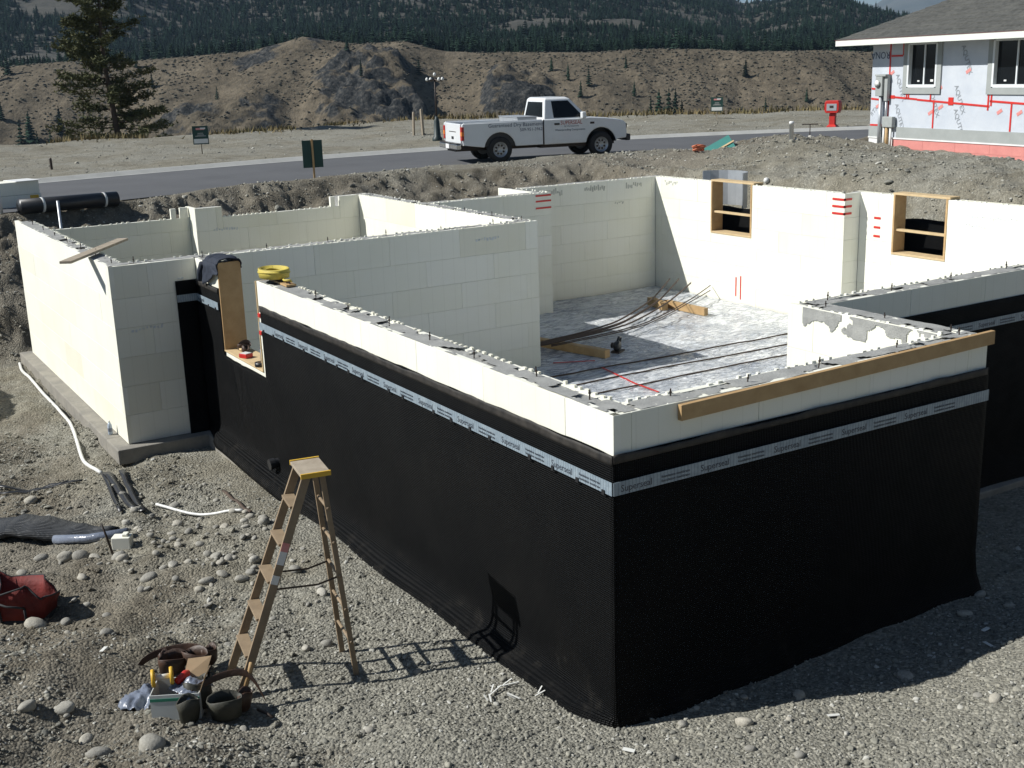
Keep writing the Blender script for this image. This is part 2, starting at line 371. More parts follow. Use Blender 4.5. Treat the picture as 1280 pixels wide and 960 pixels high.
# ------------------------------------------------------------------ foundation
H = 2.44; B = .4064; T = .28; F = .065; ZB = -.04; A_ = 4.07
found = thing('foundation', (0,0,0), 'half-built basement foundation of white foam block walls wrapped in black membrane', 'foundation')
_pm = {}
def foam_panel(w_, h_):
    k = (round(w_, 3), round(h_, 3))
    if k not in _pm:
        me = MB().box(0, w_, 0, F, 0, h_).mesh('foam_block'); me.materials.append(M['foam'])
        bm = bmesh.new(); bm.from_mesh(me); bmesh.ops.bevel(bm, geom=bm.edges[:], offset=.0022, segments=1, affect='EDGES'); bm.to_mesh(me); bm.free()
        _pm[k] = me
    return _pm[k]
def face_panels(parent, p0, direction, length, inward, openings=(), zmax=H, courses=range(6), phase=0.0):
    """foam blocks in running bond; p0 start on the outer foam face, inward = unit vector from the face into the wall"""
    d = Vector(direction); inn = Vector(inward); ang = math.atan2(d.y, d.x); flip = d.cross(inn).z < 0
    L = 3*B; g = .0011
    for c in courses:
        z0, z1 = ZB + c*B*1.0, ZB + (c+1)*B
        if c == 5: z1 = H
        z1 = min(z1, zmax)
        if z1-z0 < .05: continue
        s0 = -((c % 2)*L/2 + phase) % L - L
        s = s0
        while s < length-1e-3:
            a, b = max(s, 0), min(s+L, length); s += L
            if b-a < .03: continue
            pieces = [(a, b, z0, z1)]
            for (oa, ob, oz0, oz1) in openings:
                nx_ = []
                for (pa, pb, q0, q1) in pieces:
                    if pb <= oa or pa >= ob or q1 <= oz0 or q0 >= oz1: nx_.append((pa, pb, q0, q1)); continue
                    if pa < oa: nx_.append((pa, oa, q0, q1))
                    if pb > ob: nx_.append((ob, pb, q0, q1))
                    ma, mb_ = max(pa, oa), min(pb, ob)
                    if q0 < oz0: nx_.append((ma, mb_, q0, oz0))
                    if q1 > oz1: nx_.append((ma, mb_, oz1, q1))
                pieces = nx_
            for (pa, pb, q0, q1) in pieces:
                if pb-pa < .02 or q1-q0 < .02: continue
                o = bpy.data.objects.new('foam_block', foam_panel(pb-pa-2*g, q1-q0-2*g)); C.objects.link(o); o.parent = parent
                jit = random.uniform(0, .003)
                if not flip: o.location = Vector(p0) + d*(pa+g) + inn*jit + Vector((0,0,q0+g)); o.rotation_euler = (0,0,ang)
                else: o.location = Vector(p0) + d*(pb-g) + inn*jit + Vector((0,0,q0+g)); o.rotation_euler = (0,0,ang+math.pi)
def core(name, x0, x1, y0, y1, openings=(), along='x', zt=H-.02, parent=None, ext=(0,0)):
    """concrete core between the foam skins with a rough top, cut at openings (a,b,z0)"""
    mb = MB(); a0, a1 = (x0, x1) if along == 'x' else (y0, y1)
    cuts = sorted(openings); segs = []; cur = a0
    for (oa, ob, oz) in cuts: segs += [(cur, oa, zt), (oa, ob, oz)]; cur = ob
    segs.append((cur, a1, zt))
    for (sa, sb, zz) in segs:
        n = max(2, int((sb-sa)/.06)); 
        if sb-sa < .01: continue
        for i in range(n):
            pass
        ts = np.linspace(sa, sb, n+1); ws = 5
        lo, hi = (y0, y1) if along == 'x' else (x0, x1)
        us = np.linspace(lo, hi, ws)
        AA, UU = np.meshgrid(ts, us)
        ZZ = zz + .012*fbm(AA*9+x0*7, UU*9+y0*3, 3, 21) + .006*fbm(AA*40, UU*40, 2, 3)
        X, Y = (AA, UU) if along == 'x' else (UU, AA)
        base = len(mb.v); nn = n+1
        mb.v += [tuple(v) for v in np.stack([X, Y, ZZ], -1).reshape(-1, 3)]
        for r_ in range(ws-1):
            for c_ in range(n): q = base+r_*nn+c_; mb.f.append((q, q+1, q+nn+1, q+nn))
        # skirts
        def skirt(idx):
            b2 = len(mb.v); mb.v.extend([(mb.v[i][0], mb.v[i][1], ZB-.02) for i in idx])
            for k in range(len(idx)-1): mb.f.append((idx[k], idx[k+1], b2+k+1, b2+k))
        skirt([base+c_ for c_ in range(nn)]); skirt([base+(ws-1)*nn+c_ for c_ in range(nn)])
        skirt([base+r_*nn for r_ in range(ws)]); skirt([base+r_*nn+n for r_ in range(ws)])
    return mb.build(name, M['concrete'], parent or found)
def nubs(parent, p0, direction, length, zt=H, gap=(), seed=1):
    """row of moulded foam teeth along the top inner edge of a wall"""
    r_ = random.Random(seed); d = Vector(direction).normalized(); n = Vector((-d.y, d.x, 0)); mb = MB(); s = .03
    while s < length-.03:
        if not any(a < s < b for a, b in gap) and r_.random() > .25:
            h = r_.uniform(.012, .026); l = r_.uniform(.022, .04)
            mb.obox(Vector(p0)+d*s+Vector((0,0,zt+h/2-.003)), d*l/2*1.2, n*.012, Vector((0,0,h/2+.003)))
        s += r_.choice((.085, .1, .1, .115))
    o = mb.build('foam_teeth', M['foam'], parent); o['kind'] = 'stuff'; return o
_bm = {}
def bolt(parent, x, y, z, L=.10, hook=True):
    if 'b' not in _bm:
        mb = MB().tube([(0,0,-.02),(0,0,.085)], .006, 6); mb.tube([(0,0,.05),(0,0,.06)], .011, 6)
        _bm['b'] = mb.mesh('anchor_bolt'); _bm['b'].materials.append(M['steel_dark'])
    o = bpy.data.objects.new('anchor_bolt', _bm['b']); C.objects.link(o); o.parent = parent; o.location = (x, y, z)
    o.rotation_euler = (random.uniform(-.08,.08), random.uniform(-.08,.08), random.uniform(0,3)); s = random.uniform(.9, 1.35); o.scale = (1,1,s)
def smear(parent, x0, x1, y0, y1, z, seed):
    """thin skin of wet concrete spilled over the top of the foam"""
    nx_, ny_ = max(2, int((x1-x0)/.03)), max(2, int((y1-y0)/.03))
    X, Y = np.meshgrid(np.linspace(x0, x1, nx_+1), np.linspace(y0, y1, ny_+1))
    Z = z + .006 + .010*fbm(X*7, Y*7, 4, seed)
    xc, yc = .5*(X[1:,1:]+X[:-1,:-1]), .5*(Y[1:,1:]+Y[:-1,:-1])
    keep = fbm(xc*4.5, yc*4.5, 4, seed+5) > -.18
    o = link('concrete_skin', grid_mesh('concrete_skin', X, Y, Z, keep), M['concrete'], parent); return o

WIN = (7.28, 8.75, 1.30)
# -- long front wall (x = 0, sunlit outside)
w1 = core('concrete_wall', F, T-F, F, 9.74+F, [WIN], 'y')
face_panels(w1, (0, 0, 0), (0,1,0), 9.74, (1,0,0), [(WIN[0], WIN[1], WIN[2], 9)], courses=(4, 5))
MB().box(.004, F, .07, WIN[0], ZB, ZB+4*B-.003).box(.004, F, WIN[1], 9.74, ZB, ZB+4*B-.003).box(.004, F, WIN[0], WIN[1], ZB, WIN[2]-.004).box(T-F, T-.004, T, WIN[0], ZB, H-.01).box(T-F, T-.004, WIN[1], 9.73, ZB, H-.01).box(T-F, T-.004, WIN[0], WIN[1], ZB, WIN[2]).build('foam_liner', M['foam'], w1)
nubs(w1, (T-.03, .35, 0), (0,1,0), WIN[0]-.4, H-.008, seed=2)
smear(w1, .012, T-.05, .02, WIN[0]-.04, H-.004, 3); smear(w1, .012, T-.01, WIN[1]+.05, 9.9, H-.004, 8)
for k in range(8): bolt(w1, .15+random.uniform(-.03,.03), .42+k*.88+random.uniform(-.1,.1), H-.02)
# -- short front wall (y = 0, shaded)
w2 = core('concrete_wall', F, A_-F, F, T-F, (), 'x')
face_panels(w2, (.003, 0, 0), (1,0,0), A_-.006, (0,1,0), courses=(4, 5), phase=.45)
MB().box(.07, A_-.07, .004, F, ZB, ZB+4*B-.003).box(T, A_-T, T-F, T-.004, ZB, H-.01).build('foam_liner', M['foam'], w2)
nubs(w2, (.3, T-.03, 0), (1,0,0), A_-T-.35, H-.008, seed=5)
smear(w2, T-.03, A_-.02, .012, T-.05, H-.004, 12)
for k in range(5): bolt(w2, .55+k*.82+random.uniform(-.1,.1), .14+random.uniform(-.04,.04), H-.02)
# -- return wall R-S
w3 = core('concrete_wall', A_-T+F, A_-F, T-F, 2.16-F, (), 'y')
face_panels(w3, (A_-T, T, 0), (0,1,0), 2.16-T+.28-.28, (1,0,0), phase=.3)
face_panels(w3, (A_, 0, 0), (0,1,0), 1.88, (-1,0,0), courses=(4, 5), phase=.2)
MB().box(A_-F, A_-.004, .07, 1.88, ZB, ZB+4*B-.003).build('foam_liner', M['foam'], w3)
nubs(w3, (A_-T+.03, T, 0), (0,1,0), 1.8, H-.008, seed=6)
smear(w3, A_-T+.02, A_-.012, T-.02, 2.1, H-.004, 15)
for k in range(3): bolt(w3, A_-.12, .3+k*.75, H-.02)
# ragged torn foam with concrete showing at the top of the return wall
Yq, Zq = np.meshgrid(np.linspace(.32, 1.95, 120), np.linspace(H-.22, H-.004, 20)); Xq = A_-T-.004-.008*np.abs(fbm(Yq*9, Zq*9, 3, 44))
yq = .5*(Yq[1:,1:]+Yq[:-1,:-1]); zq = .5*(Zq[1:,1:]+Zq[:-1,:-1])
kq = (fbm(yq*5, zq*4, 4, 45)*1.3 + np.interp(H-zq, [0,.05,.12,.22], [.25,0,-.3,-.75]) + .38*np.exp(-((yq-.95)/.3)**2)) > .04
link('concrete_slop', grid_mesh('concrete_slop', Xq, Yq, Zq, kq), M['concrete'], w3)
# -- wall from S to the right
w4 = core('concrete_wall', A_-T+F, 12.2+F, 1.88+F, 2.16-F, (), 'x')
face_panels(w4, (A_, 1.88, 0), (1,0,0), 12.48-A_, (0,1,0), courses=(3, 4, 5), phase=.6)
MB().box(A_, 12.4, 1.884, 1.88+F, ZB, ZB+3*B-.003).box(A_-T+.07, 12.2, 2.16-F, 2.16-.004, ZB, H-.01).build('foam_liner', M['foam'], w4)
nubs(w4, (A_-T+.1, 2.13, 0), (1,0,0), 8.0, H-.008, seed=9)
smear(w4, A_-T+.03, 12.3, 1.892, 2.10, H-.004, 18)
for k in range(7): bolt(w4, 4.2+k*.95, 2.02, H-.02)
# -- left room: near wall K-J-M
w5 = core('concrete_wall', -1.18+F, 5.65-F, 9.74+F, 10.02-F, (), 'x')
face_panels(w5, (-1.18, 9.74, 0), (1,0,0), 1.18-.003, (0,1,0), phase=.1)
face_panels(w5, (.28, 9.74, 0), (1,0,0), 5.65-.28, (0,1,0), phase=.35)
MB().box(-.9, 5.37, 10.02-F, 10.02-.004, ZB, H-.012).build('foam_liner', M['foam'], w5)
nubs(w5, (-.85, 9.99, 0), (1,0,0), 6.2, H-.008, seed=12); nubs(w5, (.4, 9.775, 0), (1,0,0), 5.2, H-.008, seed=13)
smear(w5, -1.15, 5.6, 9.78, 9.99, H-.006, 22)
for k in range(7): bolt(w5, -.8+k*.95, 9.88, H-.02)
# -- left room: outer left wall K-L
w6 = core('concrete_wall', -1.18+F, -.90-F, 9.74+F, 16.8-F, (), 'y')
face_panels(w6, (-1.18, 9.74, 0), (0,1,0), 16.8-9.74, (1,0,0), phase=.5)
MB().box(-.90-F, -.904, 10.02, 16.5, ZB, H-.012).build('foam_liner', M['foam'], w6)
nubs(w6, (-.93, 10.1, 0), (0,1,0), 6.3, H-.008, seed=15); smear(w6, -1.16, -.94, 9.8, 16.7, H-.006, 25)
for k in range(7): bolt(w6, -1.04, 10.1+k*.95, H-.02)
# -- back wall of the left room, lowered for the doors, with piers
w7 = core('concrete_wall', -.9-F, 1.95+F, 16.5+F, 16.8-F, (), 'x', zt=2.24-.02)
face_panels(w7, (-.9, 16.5, 0), (1,0,0), 2.85, (0,1,0), zmax=2.24)
nubs(w7, (-.85, 16.53, 0), (1,0,0), 2.6, 2.24, seed=31)
w7b = core('concrete_wall', 1.95+F, 5.37+F, 16.1+F, 16.4-F, (), 'x', zt=2.24-.02)
face_panels(w7b, (1.95, 16.1, 0), (1,0,0), 3.42, (0,1,0), [(.53, 2.99, 2.24, 9)], phase=.2)
face_panels(w7b, (1.95, 16.1, 0), (0,1,0), .62, (1,0,0))
MB().box(1.95+F, 2.48, 16.1+F, 16.4, 2.2, H-.015).box(4.94, 5.4, 16.1+F, 16.4, 2.2, H-.015).build('concrete_pier', M['concrete'], w7b)
nubs(w7b, (2.5, 16.13, 0), (1,0,0), 2.4, 2.24, seed=33)
# two foam post ends standing on the door wall
for x in (4.80, 5.30): MB().box(x-.05, x+.045, 16.105, 16.18, 2.2, H+.002).build('foam_post', M['foam'], w7b)
MB().box(1.60, 1.70, 16.505, 16.57, 2.2, H-.01).box(1.78, 1.93, 16.505, 16.57, 2.2, H).build('foam_post', M['foam'], w7)
# -- dividing wall M-N
w8 = core('concrete_wall', 5.37+F, 5.65-F, 9.74+F, 16.4-F, (), 'y')
face_panels(w8, (5.37, 10.02, 0), (0,1,0), 6.08, (1,0,0), phase=.7)
MB().box(5.65-F, 5.646, 9.81, 16.4, ZB, H-.012).build('foam_liner', M['foam'], w8)
nubs(w8, (5.40, 10.1, 0), (0,1,0), 6.0, H-.008, seed=17); nubs(w8, (5.62, 9.8, 0), (0,1,0), 6.4, H-.008, seed=18); smear(w8, 5.40, 5.63, 9.85, 16.3, H-.006, 28)
for k in range(7): bolt(w8, 5.51, 10.0+k*.95, H-.02)
# -- main room back walls
w9 = core('concrete_wall', 5.65, 8.33-F, 13.40+F, 13.68-F, (), 'x')
face_panels(w9, (5.65, 13.40, 0), (1,0,0), 2.68, (0,1,0), phase=.25)
MB().box(5.65, 8.05, 13.68-F, 13.676, ZB, H-.012).build('foam_liner', M['foam'], w9)
nubs(w9, (5.7, 13.43, 0), (1,0,0), 2.6, H-.008, seed=19); smear(w9, 5.7, 8.3, 13.44, 13.66, H-.006, 31)
w10 = core('concrete_wall', 8.05+F, 8.33-F, 13.68-F, 14.98-F, (), 'y')
face_panels(w10, (8.05, 13.68, 0), (0,1,0), 1.3, (1,0,0), courses=(4, 5))
nubs(w10, (8.30, 13.5, 0), (0,1,0), 1.2, H-.008, seed=20)
w11 = core('concrete_wall', 8.33-F, 12.08-F, 14.45+F, 14.73-F, (), 'x')
face_panels(w11, (8.33, 14.45, 0), (1,0,0), 11.8-8.33, (0,1,0), phase=.9)
MB().box(8.33, 12.07, 14.73-F, 14.726, ZB, H-.012).build('foam_liner', M['foam'], w11)
nubs(w11, (8.4, 14.48, 0), (1,0,0), 3.3, H-.008, seed=21); smear(w11, 8.3, 12.0, 14.49, 14.7, H-.006, 34)
# -- right wall with two windows and the jog
RW1 = (11.35, 12.58, 1.38); RW2 = (6.95, 8.12, 1.38)
w12 = core('concrete_wall', 11.8+F, 12.08-F, 8.9+F, 14.73-F, [RW1], 'y')
face_panels(w12, (11.8, 8.9, 0), (0,1,0), 14.45-8.9, (1,0,0), [(RW1[0]-8.9, RW1[1]-8.9, RW1[2], 9)], phase=.15)
face_panels(w12, (11.8, 8.9, 0), (1,0,0), .4, (0,1,0), phase=.8)
MB().box(12.08-F, 12.076, 9.18, RW1[0], ZB, H-.012).box(12.08-F, 12.076, RW1[1], 14.7, ZB, H-.012).box(12.08-F, 12.076, RW1[0], RW1[1], ZB, RW1[2]).build('foam_liner', M['foam'], w12)
nubs(w12, (11.83, 9.0, 0), (0,1,0), 5.4, H-.008, gap=[(RW1[0]-9.05, RW1[1]-8.95)], seed=22)
w13 = core('concrete_wall', 12.2+F, 12.48-F, 1.9, 9.18, [RW2], 'y')
face_panels(w13, (12.2, 2.16, 0), (0,1,0), 8.9-2.16, (1,0,0), [(RW2[0]-2.16, RW2[1]-2.16, RW2[2], 9)], phase=.4)
MB().box(12.48-F, 12.476, 1.9, RW2[0], ZB, H-.012).box(12.48-F, 12.476, RW2[1], 9.18, ZB, H-.012).box(12.48-F, 12.476, RW2[0], RW2[1], ZB, RW2[2]).build('foam_liner', M['foam'], w13)
nubs(w13, (12.23, 2.2, 0), (0,1,0), 6.6, H-.008, gap=[(RW2[0]-2.25, RW2[1]-2.15)], seed=23)

# -- footings
fo = MB()
for x0, x1, y0, y1 in ((-1.38,5.85,9.54,10.22), (-1.38,-.70,10.22,17.0), (-.12,.48,-.12,9.54), (.48,A_+.12,-.12,.48), (A_-.48,A_+.12,.48,2.36), (A_+.12,12.7,1.68,2.36)):
    fo.box(x0, x1, y0, y1, -.26, ZB-.006)
fo.build('footing', M['footing'], found, bevel=.015)

# -- window openings: timber bucks
def buck(parent, y0, y1, z0, xa, xb, lintel=False, bars=(), tall=0.0):
    b = .038
    e = MB().box(xa, xb, y0, y0+b, z0+b, H+.003).build('buck_plank', M['wood'], parent, bevel=.003)
    MB().box(xa, xb, y1-b, y1, z0+b, H+.003+tall).build('buck_plank', M['wood'], parent, bevel=.003)
    MB().box(xa, xb, y0, y1, z0, z0+b).build('window_sill', M['wood_pale'], parent, bevel=.003)
    if lintel: MB().box(xa+.02, xb-.02, y0-.03, y1+.03, H+.006, H+.042).build('lintel_board', M['wood_pale'], parent, bevel=.003)
    for z in bars: MB().box(xa+.05, xa+.14, y0+b, y1-b, z, z+.04).build('brace', M['wood_pale'], parent, bevel=.003)
buck(w12, RW1[0], RW1[1], RW1[2], 11.79, 12.09, True, (1.80,))
buck(w13, RW2[0], RW2[1], RW2[2], 12.19, 12.49, True, (1.80,))
MB().box(-.012, .30, WIN[0], WIN[0]+.02, WIN[2]+.02, H+.0).build('buck_plank', M['wood_pale'], w1, bevel=.003)
MB().box(-.012, .30, WIN[1]-.035, WIN[1], WIN[2]+.02, H+.05).build('buck_plank', M['wood'], w1, bevel=.003)
MB().box(-.015, .30, WIN[0], WIN[1], WIN[2]-.002, WIN[2]+.02).build('window_sill', M['wood_pale'], w1, bevel=.003)

# -- red tape marks (parts of the wall they are stuck on)
def marks(parent, boxes):
    for b in boxes: MB().box(*b).build('red_tape_mark', M['red_tape'], parent)
marks(w9, [(7.97, 8.332, 13.394, 13.42, z, z+.035) for z in (2.37, 2.26, 2.125)])
marks(w12, [(11.793, 11.82, 8.893, 9.2, z, z+.04) for z in (2.31, 2.18, 2.05)] + [(11.793, 11.98, 8.893, 8.92, z, z+.04) for z in (2.312, 2.182, 2.052)])
marks(w12, [(11.794, 11.81, 11.76, 11.79, .13, .53), (11.794, 11.81, 11.62, 11.65, .08, .57)])
marks(w13, [(12.194, 12.21, 8.40, 8.55, z, z+.04) for z in (1.98, 1.81, 1.65)])
marks(w1, [(-.02, .0, WIN[0]-.07, WIN[0]-.005, z, z+.045) for z in (2.0, 1.78)])
# faint printed stamps and dark smudges on the foam, inside faces
def stamp(parent, c, ax, w_, h_, m):
    mb = MB(); rs = random.Random(int(c[0]*100+c[2]*1000)); n = int(w_/.05); ax = Vector(ax)
    nrm = Vector((ax.y, -ax.x, 0))
    for i in range(n):
        hh = h_*rs.uniform(.4, 1.0); mb.obox(Vector(c)+ax*(i*.05)+Vector((0,0,rs.uniform(-.2,.2)*h_)), ax*rs.uniform(.010,.018), nrm*.0015, Vector((rs.uniform(-.01,.01),rs.uniform(-.01,.01),hh/2)))
    o = mb.build('ink_stamp', m, parent); o['kind'] = 'stuff'
M['smudge'] = mat('foam_smudge', (.36,.36,.31), (.50,.50,.44), 20, .9)
M['stamp'] = mat('faint_ink', (.56,.59,.60), (.62,.64,.62), 20, .8)
for x, wd in ((8.6, .75), (9.9, .55), (11.0, .45)): stamp(w11, (x, 14.449, 2.30), (1,0,0), wd, .13, M['smudge'])
stamp(w11, (10.7, 14.449, 1.95), (1,0,0), .3, .06, M['smudge'])
stamp(w12, (11.799, 13.7, 2.33), (0,1,0), .45, .09, M['smudge'])
stamp(w5, (-.95, 9.739, 1.55), (1,0,0), .45, .06, M['stamp']); stamp(w5, (-.25, 9.739, 1.98+.2), (1,0,0), .15, .05, M['stamp'])
stamp(w5, (4.5, 9.739, 2.24), (1,0,0), .45, .06, M['stamp']); stamp(w7b, (2.3, 16.099, 2.0), (1,0,0), .5, .07, M['stamp'])
stamp(w13, (12.199, 5.6, 2.2), (0,1,0), 1.0, .05, M['stamp']); stamp(w13, (12.199, 6.1, 2.05), (0,1,0), .5, .05, M['stamp'])

# -- black dimple membrane on the outside
def solid(o, th): s_ = o.modifiers.new('solid', 'SOLIDIFY'); s_.thickness = th; s_.offset = 0; return o
def membrane_long():
    ys = np.arange(-.02, 9.761, .06); zs = np.concatenate([np.linspace(-.10, .45, 14), np.linspace(.5, 2.15, 34)])
    Y, Z = np.meshgrid(ys, zs)
    fl = np.interp(Z, [-.1, .03, .07, .12, .2, .3], [.24, .17, .06, .02, .006, 0])*(.75+.5*(vnoise(Y*.8, Y*0, 3)+.5))*np.interp(Y, [-.02, .12, .4, 2, 9.0, 9.7], [0, .35, .8, 1, .8, .1])
    bul = .020*np.clip(fbm(Y*1.1, Z*.8, 3, 41)+.2, 0, 1)*np.interp(Z, [0,.5,1.6,2.0], [.4,1,1,0])
    fold = .030*np.exp(-((Y-8.35-(1.25-Z)*-.25)/.05)**2)*np.interp(Z, [.3,.7,1.2], [0,1,.6]) + .025*np.exp(-((Y-8.0-(1.25-Z)*.15)/.045)**2)*np.interp(Z, [.3,.7,1.2], [0,1,.6])
    X = -.014 - fl - bul - fold
    yc = .5*(Y[1:,1:]+Y[:-1,:-1]); zc = .5*(Z[1:,1:]+Z[:-1,:-1])
    keep = ~((yc > WIN[0]-.08) & (yc < WIN[1]+.02) & (zc > WIN[2]-.06))
    Zw = Z + np.where(Z > 2.1, .012*vnoise(Y*6, Y*0, 8), 0)
    return solid(link('dimple_membrane', grid_mesh('dimple_membrane', X, Y, Zw, keep), M['membrane'], found), .006)
mem1 = membrane_long()
def membrane_flat(parent, x0, x1, y, flare=.12, name='dimple_membrane'):
    xs = np.linspace(x0, x1, max(3, int((x1-x0)/.06))); zs = np.concatenate([np.linspace(-.12, .4, 12), np.linspace(.46, 2.15, 26)])
    X, Z = np.meshgrid(xs, zs)
    fl = np.interp(Z, [-.1, .05, .2, .4], [1, .7, .2, 0])*flare*(.6+.8*(vnoise(X*.9, X*0, 6)+.5))*np.interp(X, [-.02, .5], [0, 1])
    bul = .016*np.clip(fbm(X*1.1, Z*.8, 3, 47)+.2, 0, 1)*np.interp(Z, [0,.5,1.6,2.0], [.4,1,1,0])
    return solid(link(name, grid_mesh(name, X, y-.014-fl-bul, Z), M['membrane'], found), .006)
mem2 = membrane_flat(w2, -.02, A_+.02, 0)
mem4 = membrane_flat(w4, A_+.02, 12.5, 1.88)
mem5 = membrane_flat(w5, -.31, -.010, 9.74, .0)
def wavy_band(parent, axis_, a0, a1, off, z0, z1, m, seed, th=.004, name='flange'):
    ts = np.arange(a0, a1+1e-3, .04); zs = np.linspace(z0, z1, 4); A, Z = np.meshgrid(ts, zs)
    Z = Z + (Z-z0)/(z1-z0)*.022*fbm(A*3, A*0+seed, 3, seed); O = off - .003 + .002*fbm(A*5, Z*5, 2, seed)
    X, Y = (O, A) if axis_ == 'y' else (A, O)
    return solid(link(name, grid_mesh(name, X, Y, Z), m, parent), th)
wavy_band(mem1, 'y', -.02, WIN[0]-.08, -.024, 2.075, 2.152, M['flange'], 3); wavy_band(mem1, 'y', WIN[1]+.02, 9.72, -.024, 2.075, 2.152, M['flange'], 5)
wavy_band(mem2, 'x', -.02, A_, -.024, 2.09, 2.15, M['flange'], 6)
# printed strip with its words, notched by fixing clips
def text_mesh(body, size, m, name, extrude=.0008):
    cu = bpy.data.curves.new(name, 'FONT'); cu.body = body; cu.size = size; cu.extrude = extrude; cu.resolution_u = 2; cu.align_x = 'LEFT'
    o = bpy.data.objects.new('tmp_text', cu); C.objects.link(o); dg = bpy.context.evaluated_depsgraph_get(); dg.update()
    me = bpy.data.meshes.new_from_object(o.evaluated_get(dg)); me.name = name
    bpy.data.objects.remove(o); bpy.data.curves.remove(cu); me.materials.clear(); me.materials.append(m); return me
word = text_mesh('Superseal', .074, M['ink'], 'printed_word'); word2 = text_mesh('foundation membrane', .030, M['ink'], 'printed_line')
def strip(parent, p0, d, length, nrm, clips=True, phase=0.0):
    d = Vector(d); nrm = Vector(nrm); p0 = Vector(p0); z0, z1 = 1.855, 1.955
    st = MB().obox(p0+d*length/2+nrm*.002+Vector((0,0,(z0+z1)/2)), d*length/2, nrm*.0025, Vector((0,0,(z1-z0)/2))).build('printed_strip', M['strip'], parent)
    rot = Matrix((d, Vector((0,0,1)), nrm)).transposed().to_euler() if d.cross(Vector((0,0,1))).dot(nrm) > 0 else Matrix((-d, Vector((0,0,1)), nrm)).transposed().to_euler()
    fwd = d if d.cross(Vector((0,0,1))).dot(nrm) > 0 else -d
    s = .06+phase
    while s < length-.50:
        for me, ds, dz in ((word, 0, .022), (word2, .37, .05), (word2, .37, .018)):
            if ds and s+.75 > length: continue
            o = bpy.data.objects.new(me.name, me); C.objects.link(o); o.parent = parent
            q = s+ds if fwd == d else s + .72 - ds
            o.location = p0+d*q+nrm*.0055+Vector((0,0,z0+dz)); o.rotation_euler = rot
        s += .74
    if clips:
        s = .1
        while s < length:
            MB().obox(p0+d*s+nrm*.008+Vector((0,0,z0+.006)), d*.016, nrm*.006, Vector((0,0,.018))).build('fixing_clip', M['black_plastic'], parent); s += random.choice((.30, .33, .33, .62))
strip(mem1, (-.036, -.03, 0), (0,1,0), WIN[0]-.06, (-1,0,0)); strip(mem1, (-.036, WIN[1]+.02, 0), (0,1,0), .98-.08, (-1,0,0), phase=.1)
strip(mem2, (-.03, -.036, 0), (1,0,0), A_+.04, (0,-1,0), False); strip(mem4, (A_+.04, 1.844, 0), (1,0,0), 7.6, (0,-1,0), False); strip(mem5, (-.31, 9.704, 0), (1,0,0), .28, (0,-1,0), False)
# ledger plank on the short wall
MB().beam((.58, -.024, 2.365), (A_+.03, -.024, 2.425), .045, .12).build('ledger_plank', M['wood'], w2, bevel=.004)
# drain stub through the membrane
MB().tube([(.05, 6.98, .22), (-.13, 6.98, .20)], .055, 14).tube([(-.07, 6.98, .205), (-.14, 6.98, .20)], .068, 14).build('drain_stub', M['black_plastic'], w1)
# membrane sheet standing loose outside the right-hand wall
def loose(parent, x, y0, y1, top):
    ys = np.arange(y0, y1, .12); zs = np.linspace(-.1, 1, 12); Y, Z = np.meshgrid(ys, zs)
    Zt = (top + .10*fbm(Y*.9, Y*0, 3, 77))
    ZZ = -.1 + (Z+.1)/1.1*(Zt+.1); X = x + .25*(Z)**2 + .05*fbm(Y*1.4, Z*2, 3, 70)
    return solid(link('dimple_membrane', grid_mesh('dimple_membrane', X, Y, ZZ), M['membrane'], found), .006)
loose(w12, 12.16, 9.3, 14.6, 1.86); loose(w13, 12.56, 2.2, 9.1, 1.92)

# ------------------------------------------------------------------ floor sheet and the things on it
def make_poly():
    m, t, p = nodes('clear_poly'); co = coords(t)
    f = noise(t, co, .8, 5, .5, .6)
    base = ramp(t, f, [(.28, (.40,.44,.50)), (.46, (.66,.68,.70)), (.70, (.84,.85,.84))])
    mp0 = t.nodes.new('ShaderNodeMapping'); mp0.inputs['Scale'].default_value = (1.0, 2.4, 1); mp0.inputs['Rotation'].default_value = (0,0,.5); t.links.new(co, mp0.inputs[0])
    rg_ = mth(t, 'ABSOLUTE', mth(t, 'SUBTRACT', noise(t, mp0.outputs[0], 1.7, 5, .55, 1.4), .5))
    t.links.new(mixc(t, 1.0, base, ramp(t, rg_, [(.0, (.52,.55,.60)), (.035, (.80,.81,.83)), (.10, (1.1,1.1,1.1))]), 'MULTIPLY'), p.inputs['Base Color'])  # wrinkle shading put into the sheet colour as dark and pale streaks
    p.inputs['Roughness'].default_value = .16; p.inputs['Specular IOR Level'].default_value = .9
    mp = t.nodes.new('ShaderNodeMapping'); mp.inputs['Scale'].default_value = (1.0, 2.6, 1); mp.inputs['Rotation'].default_value = (0,0,.5); t.links.new(co, mp.inputs[0])
    bump(t, p, noise(t, mp.outputs[0], 3.5, 5, .55, 1.2), 1.0, .09)
    return m
M['poly'] = make_poly()
X, Y = np.meshgrid(np.arange(.29, 12.19, .07), np.arange(.3, 14.44, .07))
Zp = -.01 + .035*np.abs(fbm(X*1.6+.4*Y, Y*2.4-.3*X, 4, 90)) + .02*fbm(X*6, Y*9, 2, 91)
xc = .5*(X[1:,1:]+X[:-1,:-1]); yc = .5*(Y[1:,1:]+Y[:-1,:-1])
keep = ~(((xc < 5.66) & (yc > 9.73)) | ((xc > A_-T) & (yc < 2.17)) | ((xc < 8.34) & (yc > 13.39)) | ((xc > 11.79) & (yc > 8.89)))
sheet = link('poly_sheet', grid_mesh('poly_sheet', X, Y, Zp, keep), M['poly']); tag(sheet, 'crinkled clear plastic vapour sheet spread over the basement floor', 'plastic sheet')
